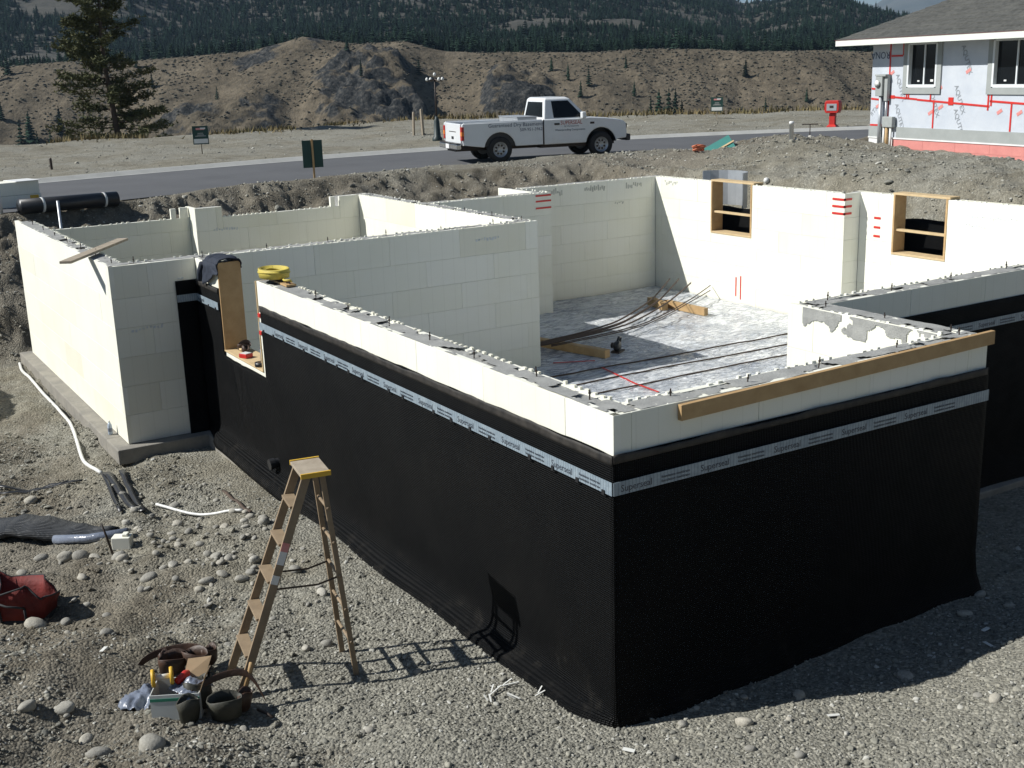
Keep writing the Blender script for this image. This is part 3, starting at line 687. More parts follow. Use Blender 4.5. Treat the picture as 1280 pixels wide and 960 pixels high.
def fz(x, y): return -.01 + .035*abs(float(fbm(np.array([x*1.6+.4*y]), np.array([y*2.4-.3*x]), 4, 90)[0])) + .02*float(fbm(np.array([x*6]), np.array([y*9]), 2, 91)[0])
def rod(y, x0, x1, label, r=.013, m='rust'):
    xs = np.linspace(x0, x1, 26); pts = [(x, y+.04*math.sin(x*.9+y), fz(x, y+.04*math.sin(x*.9+y))+.014) for x in xs]
    zz = [q[2] for q in pts]; zz = [max(zz[max(0,i-1):i+2]) for i in range(len(zz))]
    o = MB().tube([(q[0], q[1], z) for q, z in zip(pts, zz)], r, 6).build('rebar_rod', M[m], None, True); tag(o, label, 'rebar', 'steel rods laid out on the floor sheet')
rod(8.92, 4.3, 11.6, 'long steel rod on the plastic sheet, closest to the timber blocks'); rod(8.32, 4.1, 11.5, 'long steel rod on the plastic sheet, middle one of three'); rod(7.72, 4.0, 11.6, 'long steel rod on the plastic sheet, farthest from the timber blocks')
def tapeline(pts, label):
    mb = MB()
    for a, b in zip(pts[:-1], pts[1:]):
        za, zb_ = fz(*a)+.015, fz(*b)+.015; mb.beam((a[0],a[1],za), (b[0],b[1],zb_), .035, .006)
    tag(mb.build('red_tape_line', M['red_tape']), label, 'tape')
tapeline([(6.34, 8.95), (6.28, 8.5), (6.2, 7.9), (6.13, 7.2)], 'red tape line on the plastic sheet crossing the steel rods')
tapeline([(5.9, 9.75), (6.2, 9.62), (6.55, 9.45)], 'short red tape strip on the plastic sheet by the partition end')
def lumber(a, b, w_, h_, label, m='wood', name='timber_block'):
    za = max(fz(a[0],a[1]), fz(b[0],b[1]))+h_/2+.004
    o = MB().beam((a[0],a[1],za), (b[0],b[1],za), w_, h_).build(name, M[m], None, bevel=.004); tag(o, label, 'timber'); return za+h_/2
z1_ = lumber((6.3, 11.6), (6.85, 9.5), .14, .14, 'yellowish timber beam lying under one end of the rod bundle')
z2_ = lumber((10.30, 12.72), (10.15, 12.05), .14, .16, 'dark timber block under the far end of the rod bundle')
lumber((10.38, 12.3), (10.42, 11.1), .10, .15, 'pale cut plank lying beside the dark timber block')
def bundle(dx, dy, r, label, ends):
    (ax, ay, az_), (bx_, by_, bz_) = ends
    pts = []
    for i in range(22):
        t_ = i/21; x = 5.95+dx + (11.25-5.95+bx_*.6)*t_; y = 10.45+dy + (2.55+by_)*t_**1.25 - .25*math.sin(t_*math.pi)
        zz = np.interp(t_, [0, .10, .45, .78, 1], [.17+az_, .175+az_, .12+az_, .20+az_, .36+bz_*.5]); pts.append((x, y, zz))
    o = MB().tube(pts, r, 6).build('rebar_rod', M['rust'], None, True); tag(o, label, 'rebar', 'bundle of bent steel rods')
for i, (dx, dy, az_, bx_, by_, bz_) in enumerate([(0,0,0,0,0,0), (.05,.035,.01,.1,.05,.03), (.1,-.04,0,.25,-.1,-.12), (0,.08,.02,-.1,.1,.05), (.3,-.12,0,.35,-.35,-.2), (.25,-.2,0,.1,-.5,-.3)]):
    bundle(dx, dy, .016 if i < 4 else .010, 'rusty steel rod in the bent bundle resting on timber blocks', ((0,0,az_), (bx_,by_,bz_)))
sawt = thing('power_saw', (7.21, 9.69, fz(7.21,9.69)+.006), 'small black power tool standing on the shaded plastic sheet', 'power tool', .5)
MB().box(-.12,.12,-.08,.08,0,.03).build('base_plate', M['steel_dark'], sawt); MB().lathe([(.02,-.05),(.085,-.045),(.085,.03),(.05,.06)], 16, (-.03,0,.11), 'y').build('blade_guard', M['black_plastic'], sawt, True)
MB().tube([(.02,0,.12),(.1,0,.16),(.12,0,.23),(.04,0,.25),(-.02,0,.18)], .022, 8).build('handle', M['black_plastic'], sawt, True)
MB().lathe([(.05,0),(.05,.10)], 14, (.03,.03,.1), 'y').build('motor', M['steel_dark'], sawt, True)
# ------------------------------------------------------------------ far side: hillside, mountains, forest
EF = np.array([math.sin(YAW), math.cos(YAW)]); ER = np.array([math.cos(YAW), -math.sin(YAW)]); C0 = np.array([CAM.x, CAM.y])
def sd_xy(s, d): return C0[0]+d*EF[0]+s*ER[0], C0[1]+d*EF[1]+s*ER[1]
CR_U = np.array([-900,-300,0,168,336,400,470,526,575,605,755,860,1082,1300,2200]); CR_Z = np.array([9,10,10.3,11.4,13.0,16.6,13.5,14.4,11.2,10.6,9.3,9.3,7.2,6.0,9])
def rock_mask(s, d):
    k = sst(-60, -46, s)*sst(-18.5, -24.5, s + .30*(d-345))*sst(318, 328, d)*sst(388, 372, d)
    k2 = sst(-8, -3, s)*sst(17, 11, s)*sst(334, 342, d)*sst(374, 360, d); k3 = sst(-102, -92, s)*sst(-58, -66, s)*sst(321, 328, d)*sst(360, 348, d)*.8
    k4 = sst(-86, -80, s)*sst(-52, -60, s)*sst(372, 378, d)*sst(398, 390, d)*.8; k5 = sst(14, 22, s)*sst(38, 30, s)*sst(318, 324, d)*sst(340, 332, d)*.7
    return np.clip(np.maximum.reduce([k, k2, k3, k4, k5])*1.0 *(.72+1.1*fbm(s*.11+7, d*.14, 4, 60)) + .62*fbm(s*.07, d*.08, 5, 57), 0, 1)
def hill_h(s, d):
    u = 640+1478*s/385.0
    crest = np.interp(u, CR_U, CR_Z) + 1.2*fbm(s*.05, d*.02, 3, 51)
    wob = 16*fbm(s*.022, d*.012, 3, 52)
    t = (d+wob-312)/74.0
    z = -26 + (crest+26)*np.where(t < 1, np.clip(t, 0, 1)**.85, 1.0)
    top = np.clip(t-1, 0, None); z = z - np.minimum(top*2.0, 1.2)
    face = sst(.05, .25, t)*sst(1.02, .85, t)
    z = z + face*(4.2*fbm(s*.045, d*.02, 4, 53) + 1.1*np.abs(fbm(s*.22, d*.15, 3, 54)))
    # rocky knoll with a sheer right-hand side
    rm = rock_mask(s, d); z = z + rm*(2.4*np.abs(fbm(s*.20+.1*d, d*.12, 3, 58)) + 1.6*fbm(s*.5, d*.4, 3, 59))*face
    k = sst(-62, -44, s)*sst(-19.5, -25.5, s + .30*(d-345))*sst(322, 332, d)*sst(385, 366, d)
    z = z + k*sst(1.02, .6, t)*(6.0 + 4.5*(np.abs(fbm(s*.10, d*.11, 4, 55))*2-.4) + 2.0*np.abs(fbm(s*.33, d*.30, 3, 155))) + 1.2*k
    k2 = sst(-7, -2, s)*sst(16, 10, s)*sst(338, 344, d)*sst(372, 358, d); z = z + k2*(3.2 + 3.5*fbm(s*.22, d*.2, 4, 56))
    k3 = sst(-98, -90, s)*sst(-60, -70, s)*sst(325, 330, d)*sst(356, 345, d); z = z + k3*(2.2 + 3*fbm(s*.2, d*.25, 4, 57))
    return z
s_ax = np.concatenate([np.arange(-900, -190, 12.), np.arange(-190, 190, 1.1), np.arange(190, 900, 12.)])
d_ax = np.concatenate([np.arange(250, 306, 8.), np.arange(306, 395, .8), np.arange(395, 560, 6.)])
Sg, Dg = np.meshgrid(s_ax, d_ax); Xg, Yg = sd_xy(Sg, Dg); Zg = hill_h(Sg, Dg)
def make_hill():
    m, t, p = nodes('dry_hillside'); co = coords(t)
    g = t.nodes.new('ShaderNodeNewGeometry'); sx = t.nodes.new('ShaderNodeSeparateXYZ'); t.links.new(g.outputs['Normal'], sx.inputs[0])
    n1 = noise(t, co, .05, 6, .65); n2 = noise(t, co, .45, 6, .7); n3 = noise(t, co, .9, 4, .6)
    grass = ramp(t, n1, [(.3, (.11,.095,.071)), (.5, (.148,.125,.092)), (.7, (.195,.166,.124))])
    grass = mixc(t, 1.0, grass, ramp(t, n2, [(.35, (.62,.62,.62)), (.6, (1.08,1.06,1.03))]), 'MULTIPLY')
    rock = ramp(t, n3, [(.32, (.016,.018,.02)), (.5, (.042,.043,.043)), (.72, (.115,.11,.10))])
    f = mth(t, 'ADD', mth(t, 'MULTIPLY', mth(t, 'SUBTRACT', .80, sx.outputs[2]), 2.6), mth(t, 'MULTIPLY', mth(t, 'SUBTRACT', noise(t, co, .06, 6, .65), .50), 4.6))
    at = t.nodes.new('ShaderNodeAttribute'); at.attribute_name = 'rock'
    f = mth(t, 'ADD', mth(t, 'MULTIPLY', f, .5), mth(t, 'MULTIPLY', at.outputs['Fac'], .75))
    c = mixc(t, ramp(t, f, [(.35, (0,0,0)), (.55, (1,1,1))]), grass, rock)
    t.links.new(c, p.inputs['Base Color']); p.inputs['Roughness'].default_value = 1; p.inputs['Specular IOR Level'].default_value = .1
    bump(t, p, noise(t, co, .8, 6, .7), .8, 1.2)
    return m
M['hill'] = make_hill()
_hm = grid_mesh('hills', Xg, Yg, Zg); _ra = _hm.attributes.new('rock', 'FLOAT', 'POINT'); _ra.data.foreach_set('value', rock_mask(Sg, Dg).ravel().astype(np.float32))
hills = link('hills', _hm, M['hill']); tag(hills, 'dry tan hillside with dark rock outcrops across the valley', None, None, 'structure')
MT_U = np.array([-1500,-600,-100,300,600,760,860,905,930,970,1010,1045,1080,1110,1200,1500,2600]); MT_P = np.array([150,190,215,200,175,150,98,70,56,64,70,64,50,38,18,10,60.])
def mtn_h(s, d):
    u = 640+1478*s/np.maximum(d, 1); cap = np.interp(u, MT_U, MT_P)
    t = np.clip((d-455)/(1300-455), 0, 1)
    z = 6 + cap/1478*1300*(.35*t+.65*t*t*(3-2*t)) + 60*fbm(s*.004, d*.004, 4, 61)*t*(1-t)*2.2 + 5*fbm(s*.03, d*.03, 3, 62)*sst(0, .1, t)
    return z - 140*sst(1300, 2200, d)*sst(1000,1200,u)
aa = np.linspace(-.75, .75, 260); dd_ = np.concatenate([np.arange(440, 700, 7.), np.arange(700, 1340, 14.), np.arange(1340, 2400, 90.)])
Ag, Dg2 = np.meshgrid(aa, dd_); Sg2 = Ag*Dg2; Xm, Ym = sd_xy(Sg2, Dg2); Zm = mtn_h(Sg2, Dg2)
def make_forest_floor():
    m, t, p = nodes('mountain_ground'); co = coords(t)
    n1 = noise(t, co, .012, 6, .65); n2 = noise(t, co, .12, 6, .7)
    c = ramp(t, n2, [(.3, (.035,.036,.03)), (.6, (.065,.06,.048))])
    c = mixc(t, ramp(t, n1, [(.64, (0,0,0)), (.70, (1,1,1))]), c, ramp(t, n2, [(.3, (.08,.078,.072)), (.7, (.19,.175,.155))]))
    t.links.new(c, p.inputs['Base Color']); p.inputs['Roughness'].default_value = 1; bump(t, p, n2, .6, 3.0); return m
M['mtn'] = make_forest_floor()
tag(link('mountain', grid_mesh('mountain', Xm, Ym, Zm), M['mtn']), 'steep mountainside behind the dry hill, dark with conifer forest', None, None, 'structure')
# far range closing the valley
aa2 = np.linspace(-.9, .9, 200); d3 = np.arange(4200, 7000, 110.); A3, D3 = np.meshgrid(aa2, d3); S3 = A3*D3; X3, Y3 = sd_xy(S3, D3)
u3 = 640+1478*A3; cap3 = np.interp(u3, [-700,600,880,940,1000,1060,1085,1110,1160,1300,2000], [120,90,62,66,60,60,66,82,100,90,120])
Z3 = -20 + (cap3/1478*6000+60*fbm(S3*.001, D3*.001, 4, 66))*sst(4200, 6200, D3) + 25*fbm(S3*.006, D3*.006, 3, 67)
M['range'] = mat('far_range', (.10,.095,.08), (.04,.045,.04), .004, 1.0, space='pos', detail=8)
tag(link('distant_range', grid_mesh('distant_range', X3, Y3, Z3), M['range']), 'hazy distant mountain range closing the valley', None, None, 'structure')

# conifer seen far off: trunk and a crown of drooping boughs
M['needle_far'] = mat('conifer_needles', (.030,.056,.034), (.012,.026,.018), 1.5, .9, spec=.1, rand=.7)
M['needle'] = mat('pine_needles', (.12,.12,.05), (.045,.055,.026), 1.1, .8, spec=.2, space='pos')
M['bark'] = mat('bark', (.09,.062,.045), (.05,.036,.028), 8, .95, bstr=.8, bscale=20, bdist=.03)
def conifer_crown(seed, h=1.0, w_=.2, layers=11):
    r_ = random.Random(seed); mb = MB()
    for i in range(layers):
        t = i/(layers-1); z = .10+.90*t; rad = w_*(1-t)**.8*(.75+.5*r_.random())+.012; n = 8 if t < .6 else 6; a0 = r_.random()*6
        for k in range(n):
            a = a0+2*math.pi*k/n+r_.uniform(-.25,.25); q = rad*r_.uniform(.6, 1.15); wd = q*.42+.01; dz = -q*.35*r_.uniform(.3,1.3)
            c_, s_ = math.cos(a), math.sin(a); tx, ty = -s_*wd, c_*wd
            b = len(mb.v)
            mb.v += [(0,0,z+.05), (c_*q*.55+tx, s_*q*.55+ty, z+dz*.4), (c_*q, s_*q, z+dz), (c_*q*.55-tx, s_*q*.55-ty, z+dz*.4), (c_*q*.5, s_*q*.5, z-.07)]
            mb.f += [(b, b+1, b+2), (b, b+2, b+3), (b+1, b+4, b+2), (b+3, b+2, b+4)]
    me = bpy.data.meshes.new('crown'); me.from_pydata([(x*h, y*h, z*h) for x, y, z in mb.v], [], mb.f); me.materials.append(M['needle_far']); return me
crown_meshes = [conifer_crown(1, w_=.17), conifer_crown(2, w_=.22), conifer_crown(3, w_=.19, layers=9)]
trunk_me = MB().tube([(0,0,-.06),(0,0,.5),(0,0,.95)], [.022,.015,.004], 6).mesh('trunk'); trunk_me.materials.append(M['bark'])
hill_trees = []
def hill_tree(u, d, h, label, kind=0):
    s = (u-640)/1478*d; x, y = sd_xy(s, d); z = float(hill_h(np.array([s]), np.array([d]))[0])
    o = thing('conifer_tree', (float(x), float(y), z), label, 'tree', random.uniform(0,6), 'scattered conifers on the dry hillside')
    o.scale = (h*random.uniform(.85,1.3), h*random.uniform(.85,1.3), h)
    link('trunk', trunk_me, None, o); link('crown', crown_meshes[kind % 3], None, o); hill_trees.append(o)
DL = 'small dark conifer standing alone on the dry tan hillside'
for i, (u, d, h) in enumerate([(200,380,5.5),(217,366,4.5),(294,352,4),(470,350,5),(455,368,4.5),(540,368,5),(720,362,5),(735,350,4.5),(745,356,5.5),(688,340,5),(935,368,5),(960,345,4),(800,352,4.5),(1010,350,4),(905,340,4.5),(700,372,4),(790,372,4),(1150,350,5),(30,372,7),(45,376,6)]): hill_tree(u, d, h, DL, i)
for i, (u, d, h) in enumerate([(820,330,8),(830,332,9.5),(842,331,10.5),(850,334,9),(858,333,6.5),(836,329,6.5)]): hill_tree(u, d, h, 'dark conifer in the tight clump at the foot of the dry hillside', i)
for i, (u, d, h) in enumerate([(14,325,8),(38,322,7),(50,330,9),(70,326,9),(62,336,8),(86,332,7),(100,340,8),(30,345,6)]): hill_tree(u, d, h, 'dark conifer in the thicket on the dry hillside behind the pine', i)

# scatter: real geometry-node instances of one mesh on a cloud of points
def scatter(name, pts, rot, scl, src=None, label='', m=None, parent=None, sub=2):
    me = bpy.data.meshes.new(name); me.vertices.add(len(pts)); me.vertices.foreach_set('co', np.asarray(pts, np.float32).ravel())
    for nm, arr in (('rot', rot), ('scl', scl)):
        a = me.attributes.new(nm, 'FLOAT_VECTOR', 'POINT'); a.data.foreach_set('vector', np.asarray(arr, np.float32).ravel())
    o = bpy.data.objects.new(name, me); C.objects.link(o)
    if parent: o.parent = parent
    g = bpy.data.node_groups.new(name, 'GeometryNodeTree')
    g.interface.new_socket('Geometry', in_out='INPUT', socket_type='NodeSocketGeometry'); g.interface.new_socket('Geometry', in_out='OUTPUT', socket_type='NodeSocketGeometry')
    N = g.nodes.new; L = g.links.new
    gi, go = N('NodeGroupInput'), N('NodeGroupOutput'); ip = N('GeometryNodeInstanceOnPoints'); jn = N('GeometryNodeJoinGeometry')
    if src:
        for s_ in src:
            oi = N('GeometryNodeObjectInfo'); oi.inputs['Object'].default_value = s_; oi.inputs['As Instance'].default_value = True; oi.transform_space = 'ORIGINAL'
            tr = N('GeometryNodeGeometryToInstance'); L(oi.outputs['Geometry'], tr.inputs[0]); L(tr.outputs[0], jn.inputs[0])
    else:
        for k in range(4):
            ic = N('GeometryNodeMeshIcoSphere'); ic.inputs['Subdivisions'].default_value = sub
            sp = N('GeometryNodeSetPosition'); nz = N('ShaderNodeTexNoise'); nz.inputs['Scale'].default_value = .9; nz.inputs['Detail'].default_value = 1
            ps = N('GeometryNodeInputPosition'); ad = N('ShaderNodeVectorMath'); ad.operation = 'ADD'; ad.inputs[1].default_value = (k*7.3, k*3.1, k*5.7)
            L(ps.outputs[0], ad.inputs[0]); L(ad.outputs[0], nz.inputs['Vector'])
            sb = N('ShaderNodeVectorMath'); sb.operation = 'SUBTRACT'; sb.inputs[1].default_value = (.5,.5,.5); L(nz.outputs['Color'], sb.inputs[0])
            sc_ = N('ShaderNodeVectorMath'); sc_.operation = 'SCALE'; sc_.inputs['Scale'].default_value = 1.5; L(sb.outputs[0], sc_.inputs[0])
            L(ic.outputs['Mesh'], sp.inputs['Geometry']); L(sc_.outputs[0], sp.inputs['Offset'])
            sm = N('GeometryNodeSetShadeSmooth'); L(sp.outputs[0], sm.inputs[0])
            mt_ = N('GeometryNodeSetMaterial'); mt_.inputs['Material'].default_value = m; L(sm.outputs[0], mt_.inputs[0])
            tr = N('GeometryNodeGeometryToInstance'); L(mt_.outputs[0], tr.inputs[0]); L(tr.outputs[0], jn.inputs[0])
    ip.inputs['Pick Instance'].default_value = True
    rv = N('FunctionNodeRandomValue'); rv.data_type = 'INT'; rv.inputs[4].default_value = 0; rv.inputs[5].default_value = (len(src) if src else 4)-1; L(rv.outputs[2], ip.inputs['Instance Index'])
    for nm, sock in (('rot', 'Rotation'), ('scl', 'Scale')):
        na = N('GeometryNodeInputNamedAttribute'); na.data_type = 'FLOAT_VECTOR'; na.inputs['Name'].default_value = nm; L(na.outputs['Attribute'], ip.inputs[sock])
    L(gi.outputs[0], ip.inputs['Points']); L(jn.outputs[0], ip.inputs['Instance']); L(ip.outputs[0], go.inputs[0])
    md = o.modifiers.new('scatter', 'NODES'); md.node_group = g
    tag(o, label, None, None, 'stuff'); return o
src_crowns = [[c for c in hill_trees[i].children if c.name.startswith('crown')][0] for i in range(3)]
n = 95000; d_ = 400 + 900*rng.random(n)**1.25; a_ = rng.uniform(-.55, .55, n); s_ = a_*d_
onter = d_ < 470; zt = np.where(onter & (d_ < 455), hill_h(s_, d_), mtn_h(s_, d_)-.5)
dens = 1.3*fbm(s_*.02, d_*.02, 4, 71); bare = fbm(s_*.005+3, d_*.006, 3, 73)
ok = (dens + .6*rng.random(n) > .02) & (bare < .40) & ((d_ > 455) | (rng.random(n) < .55))
x_, y_ = sd_xy(s_, d_); P_ = np.stack([x_, y_, zt], -1)[ok]; k = len(P_)
hh = 2.0+3.8*rng.random(k)**1.3 + 2.5*(rng.random(k) < .05); wd = hh*rng.uniform(.9, 2.1, k); scl = np.stack([wd, wd, hh*rng.uniform(.75,1.1,k)], -1)
scatter('forest', P_, np.stack([np.zeros(k), np.zeros(k), rng.uniform(0,6.28,k)], -1), scl, src_crowns, 'dense dark conifer forest covering the mountainside')
# sagebrush on the hillside
M['sage'] = mat('sagebrush', (.095,.086,.062), (.055,.052,.038), 3, .95, rand=.4)
n = 10000; s_ = rng.uniform(-190, 190, n); d_ = rng.uniform(312, 392, n); zz = hill_h(s_, d_); x_, y_ = sd_xy(s_, d_)
ok = (fbm(s_*.05, d_*.05, 3, 75)+.5*rng.random(n) > .05) & (rock_mask(s_, d_) < .45); P_ = np.stack([x_, y_, zz+.1], -1)[ok]; k = len(P_); sz = rng.uniform(.14, .44, k)
scatter('sagebrush', P_, np.stack([np.zeros(k), np.zeros(k), rng.uniform(0,6,k)], -1), np.stack([sz*1.3, sz*1.3, sz*.8], -1), None, 'low dark sagebrush dotted over the dry hillside', M['sage'], None, 1)

# the big pine at the edge of the field
def pine(loc, h):
    o = thing('pine_tree', loc, 'tall loose-branched pine standing at the far edge of the gravel field', 'tree')
    r_ = random.Random(5)
    cx = lambda z: .12*math.sin(z*.6)-.10*z/h
    MB().tube([(cx(z), .05*math.sin(z), z) for z in np.linspace(-.3, h, 14)], list(np.linspace(.19, .02, 14)), 10).build('trunk', M['bark'], o, True)
    br = MB(); nd = MB(); z = .35
    while z < h-.2:
        t = z/h
        for _ in range(r_.choice((3, 3, 4))):
            a = r_.uniform(0, 6.283); L = (3.3*(1-t)**.62)*r_.uniform(.55, 1.1)+.2
            if .32 < t < .40: L *= .8
            dz = r_.uniform(-.15, .35); n = 7; pts = []
            for i in range(n):
                q = i/(n-1); pts.append(Vector((cx(z)+math.cos(a+.15*q)*L*q, math.sin(a+.15*q)*L*q, z+dz*L*q*.4-.10*L*math.sin(q*2.4)*.6+.10*L*q*q)))
            br.tube(pts, list(np.linspace(.035, .008, n)), 4, False)
            for i in range(2, n):
                for _k in range(int(6+12*(i/(n-1)))):
                    c = pts[i].lerp(pts[i-1], r_.random()) + Vector((r_.gauss(0,.16), r_.gauss(0,.16), r_.gauss(.03,.10)))
                    for _j in range(5):
                        v = Vector((r_.gauss(0,1), r_.gauss(0,1), r_.gauss(.35,.6))).normalized(); w2 = v.cross(Vector((r_.gauss(0,1), r_.gauss(0,1), r_.gauss(0,1)))).normalized()*.03; l = r_.uniform(.12, .24)
                        b = len(nd.v); nd.v += [tuple(c-w2), tuple(c+w2), tuple(c+v*l+w2*.4), tuple(c+v*l-w2*.4)]; nd.f.append((b, b+1, b+2, b+3))
        z += r_.uniform(.26, .46)
    br.build('branches', M['bark'], o, True)
    me = bpy.data.meshes.new('crown'); me.from_pydata(nd.v, [], nd.f); link('crown', me, M['needle'], o)
pine((10.3, 56.6, gz(10.3, 56.6)-.05), 14.5)
# round bushes at the far end of the field
M['bush'] = mat('bush_leaves', (.055,.068,.035), (.028,.038,.022), 3, .85, spec=.2)
def bush(x, y, r, label):
    o = thing('bush', (x, y, gz(x, y)-.03), label, 'bush', 0, 'bushes at the edge of the field'); r_ = random.Random(int(x*10)); nd = MB(); st = MB()
    for i in range(10):
        a = r_.uniform(0, 6.28); st.tube([(0,0,0), (math.cos(a)*r*.4, math.sin(a)*r*.4, r*.7), (math.cos(a)*r*.6, math.sin(a)*r*.6, r*1.1)], [.04,.03,.01], 5, False)
    for i in range(1500):
        d = Vector((r_.gauss(0,1), r_.gauss(0,1), r_.gauss(.15,.8))).normalized()*r*(r_.random()**.4)*(.8+.35*math.sin(i*.37)); c = Vector((d.x*1.25, d.y*1.25, max(.05, r*.75+d.z*.75)))
        v = Vector((r_.gauss(0,1), r_.gauss(0,1), r_.gauss(0,1))).normalized(); w2 = v.cross(Vector((0,.3,1))).normalized()*.06; b = len(nd.v)
        nd.v += [tuple(c-w2), tuple(c+w2), tuple(c+v*.16+w2*.5), tuple(c+v*.16-w2*.5)]; nd.f.append((b, b+1, b+2, b+3))
    st.build('stem', M['bark'], o); me = bpy.data.meshes.new('crown'); me.from_pydata(nd.v, [], nd.f); link('crown', me, M['bush'], o)
bush(41.6, 40.4, .95, 'round dark green bush at the edge of the gravel field'); bush(43.6, 38.9, .5, 'small dark bush beside the larger round one'); bush(33.2, 47.4, .45, 'low dark bush in the dry grass at the edge of the gravel field')
# dry grass along the lip of the field
def grass():
    mb = MB(); r_ = random.Random(3)
    for i in range(9000):
        x = r_.uniform(-6, 48); y = float(edge_y(x)) + r_.gauss(.6, .8); 
        dn = float(fbm(np.array([x*.25]), np.array([y*.2]), 3, 81)[0])
        if dn < -.12+.25*r_.random()-.12: continue
        z = gz2(x, y); h = r_.uniform(.10, .30)*(1.0+dn); a = r_.uniform(0, 6.28); lx, ly = math.cos(a)*.05, math.sin(a)*.05
        ox, oy = r_.gauss(0,.10), r_.gauss(0,.10); b = len(mb.v)
        mb.v += [(x-lx, y-ly, z-.03), (x+lx, y+ly, z-.03), (x+ox, y+oy, z+h)]; mb.f.append((b, b+1, b+2))
    me = bpy.data.meshes.new('dry_grass'); me.from_pydata(mb.v, [], mb.f); return me
_ex = np.linspace(-8, 50, 300); _oy = np.linspace(-3, 5, 60); _EX, _OY = np.meshgrid(_ex, _oy); _EZ = ground_h(_EX, edge_y(_EX)+_OY)
def gz2(x, y):
    i = min(299, max(0, int((x+8)/58*299))); j = min(59, max(0, int((y-float(edge_y(x))+3)/8*59))); return float(_EZ[j, i])
M['straw'] = mat('dry_grass', (.22,.165,.085), (.12,.11,.055), .5, .9, space='pos', spec=.2)
tag(link('dry_grass', grass(), M['straw']), 'strip of dry tan grass along the lip of the gravel field', None, None, 'stuff')
# ------------------------------------------------------------------ pickup truck
def make_paint(name, col):
    m, t, p = nodes(name); co = coords(t, 'obj')
    t.links.new(ramp(t, noise(t, co, 2, 5), [(.3, tuple(c*.93 for c in col)), (.7, col)]), p.inputs['Base Color']); p.inputs['Roughness'].default_value = .32
    p.inputs['Coat Weight'].default_value = .4; p.inputs['Coat Roughness'].default_value = .08; return m
M['truck_white'] = make_paint('truck_paint', (.74,.76,.77))
M['glass'] = mat('dark_glass', (.008,.010,.012), (.006,.008,.010), 2, .12, spec=.3)
M['tyre'] = mat('tyre_rubber', (.018,.018,.019), (.028,.027,.026), 10, .85)
M['rim'] = mat('silver_rim', (.45,.46,.47), (.36,.37,.38), 6, .35, metal=.6)
M['chrome'] = mat('chrome', (.60,.61,.62), (.5,.5,.51), 6, .18, metal=.9)
M['red_lens'] = mat('red_lens', (.42,.015,.012), (.34,.012,.01), 6, .2); M['amber_lens'] = mat('amber_lens', (.75,.22,.03), (.65,.18,.03), 6, .2)
M['blue_ink'] = mat('blue_lettering', (.03,.055,.11), (.035,.06,.12), 5, .5); M['red_ink'] = mat('red_lettering', (.42,.06,.05), (.36,.05,.045), 5, .5)
tr_ = thing('pickup_truck', (15.72, 25.15, ROAD_Z+.004), 'white single-cab pickup truck parked on the asphalt road', 'truck', R(-12.4))
def arch(cx, cz, r, z, n=12):   # points over a wheel, from rear to front
    h = math.sqrt(r*r-(z-cz)**2); a0 = math.atan2(z-cz, -h); a1 = math.atan2(z-cz, h)
    return [(cx+r*math.cos(a0+(a1-a0)*i/n), cz+r*math.sin(a0+(a1-a0)*i/n)) for i in range(n+1)]
RX, FX, WR = -1.65, 1.65, .385
bedside = [(-2.80,.56),(-2.84,.70),(-2.84,1.16),(-2.80,1.195),(-.27,1.195),(-.27,.47)] + arch(RX, .40, .50, .47)[::-1]
for sg in (-1, 1):
    auto_smooth(MB().prism(bedside, sg*.975, sg*.90).build('bed_side', M['truck_white'], tr_, bevel=.022))
    MB().prism([(RX-.52,.48),(RX+.52,.48)]+[(RX+.52*math.cos(a), .42+.52*math.sin(a)) for a in np.linspace(.15, math.pi-.15, 12)], sg*.898, sg*.60).build('wheel_housing', M['black_plastic'], tr_)
    MB().tube([(-2.78, sg*.94, 1.203), (-.30, sg*.94, 1.203)], .02, 6).build('rail_cap', M['truck_white'], tr_)
MB().box(-2.78,-.27,-.89,.89,.55,.60).box(-.33,-.27,-.89,.89,.60,1.17).build('bed_floor', M['truck_white'], tr_)
tg = MB().box(-2.845,-2.785,-.80,.80,.58,1.185).build('tailgate', M['truck_white'], tr_, bevel=.02)
MB().box(-2.852,-2.84,-.35,.35,.93,.95).build('tailgate_crease', M['steel_dark'], tg); MB().box(-2.858,-2.84,-.10,.10,.72,.80).build('tailgate_handle', M['black_plastic'], tg)
for sg in (-1, 1):
    tl = MB().box(-2.857,-2.78,sg*.985 if sg < 0 else .82,-.82 if sg < 0 else .985,.70,1.10).build('tail_light', M['red_lens'], tr_, bevel=.01)
    MB().box(-2.862,-2.785,sg*.988 if sg < 0 else .83,-.83 if sg < 0 else .988,.83,.95).build('amber_section', M['amber_lens'], tl, bevel=.008)
bp = MB().box(-3.02,-2.86,-.93,.93,.44,.60).build('rear_bumper', M['chrome'], tr_, bevel=.03); MB().box(-3.015,-2.87,-.9,.9,.60,.625).build('step_pad', M['black_plastic'], bp)
MB().box(-3.03,-3.015,-.17,.17,.455,.585).build('number_plate', M['white'], bp)
MB().box(-2.9,2.3,-.45,.45,.36,.50).box(-.3,1.2,-.80,.80,.36,.48).build('chassis', M['steel_dark'], tr_)
lower = [(-.25,.46),(-.25,1.215),(1.02,1.215),(1.30,1.225),(1.75,1.195),(2.15,1.145),(2.38,1.085),(2.49,1.00),(2.52,.72),(2.50,.55)] + [(2.2,.52)] + arch(FX, .40, .50, .46)[::-1]
auto_smooth(MB().prism(lower, -.965, .965).build('cab_body', M['truck_white'], tr_, bevel=.035, segs=3))
MB().box(FX-.55, FX+.55, -.60, .60, .40, .96).build('wheel_housing', M['black_plastic'], tr_)
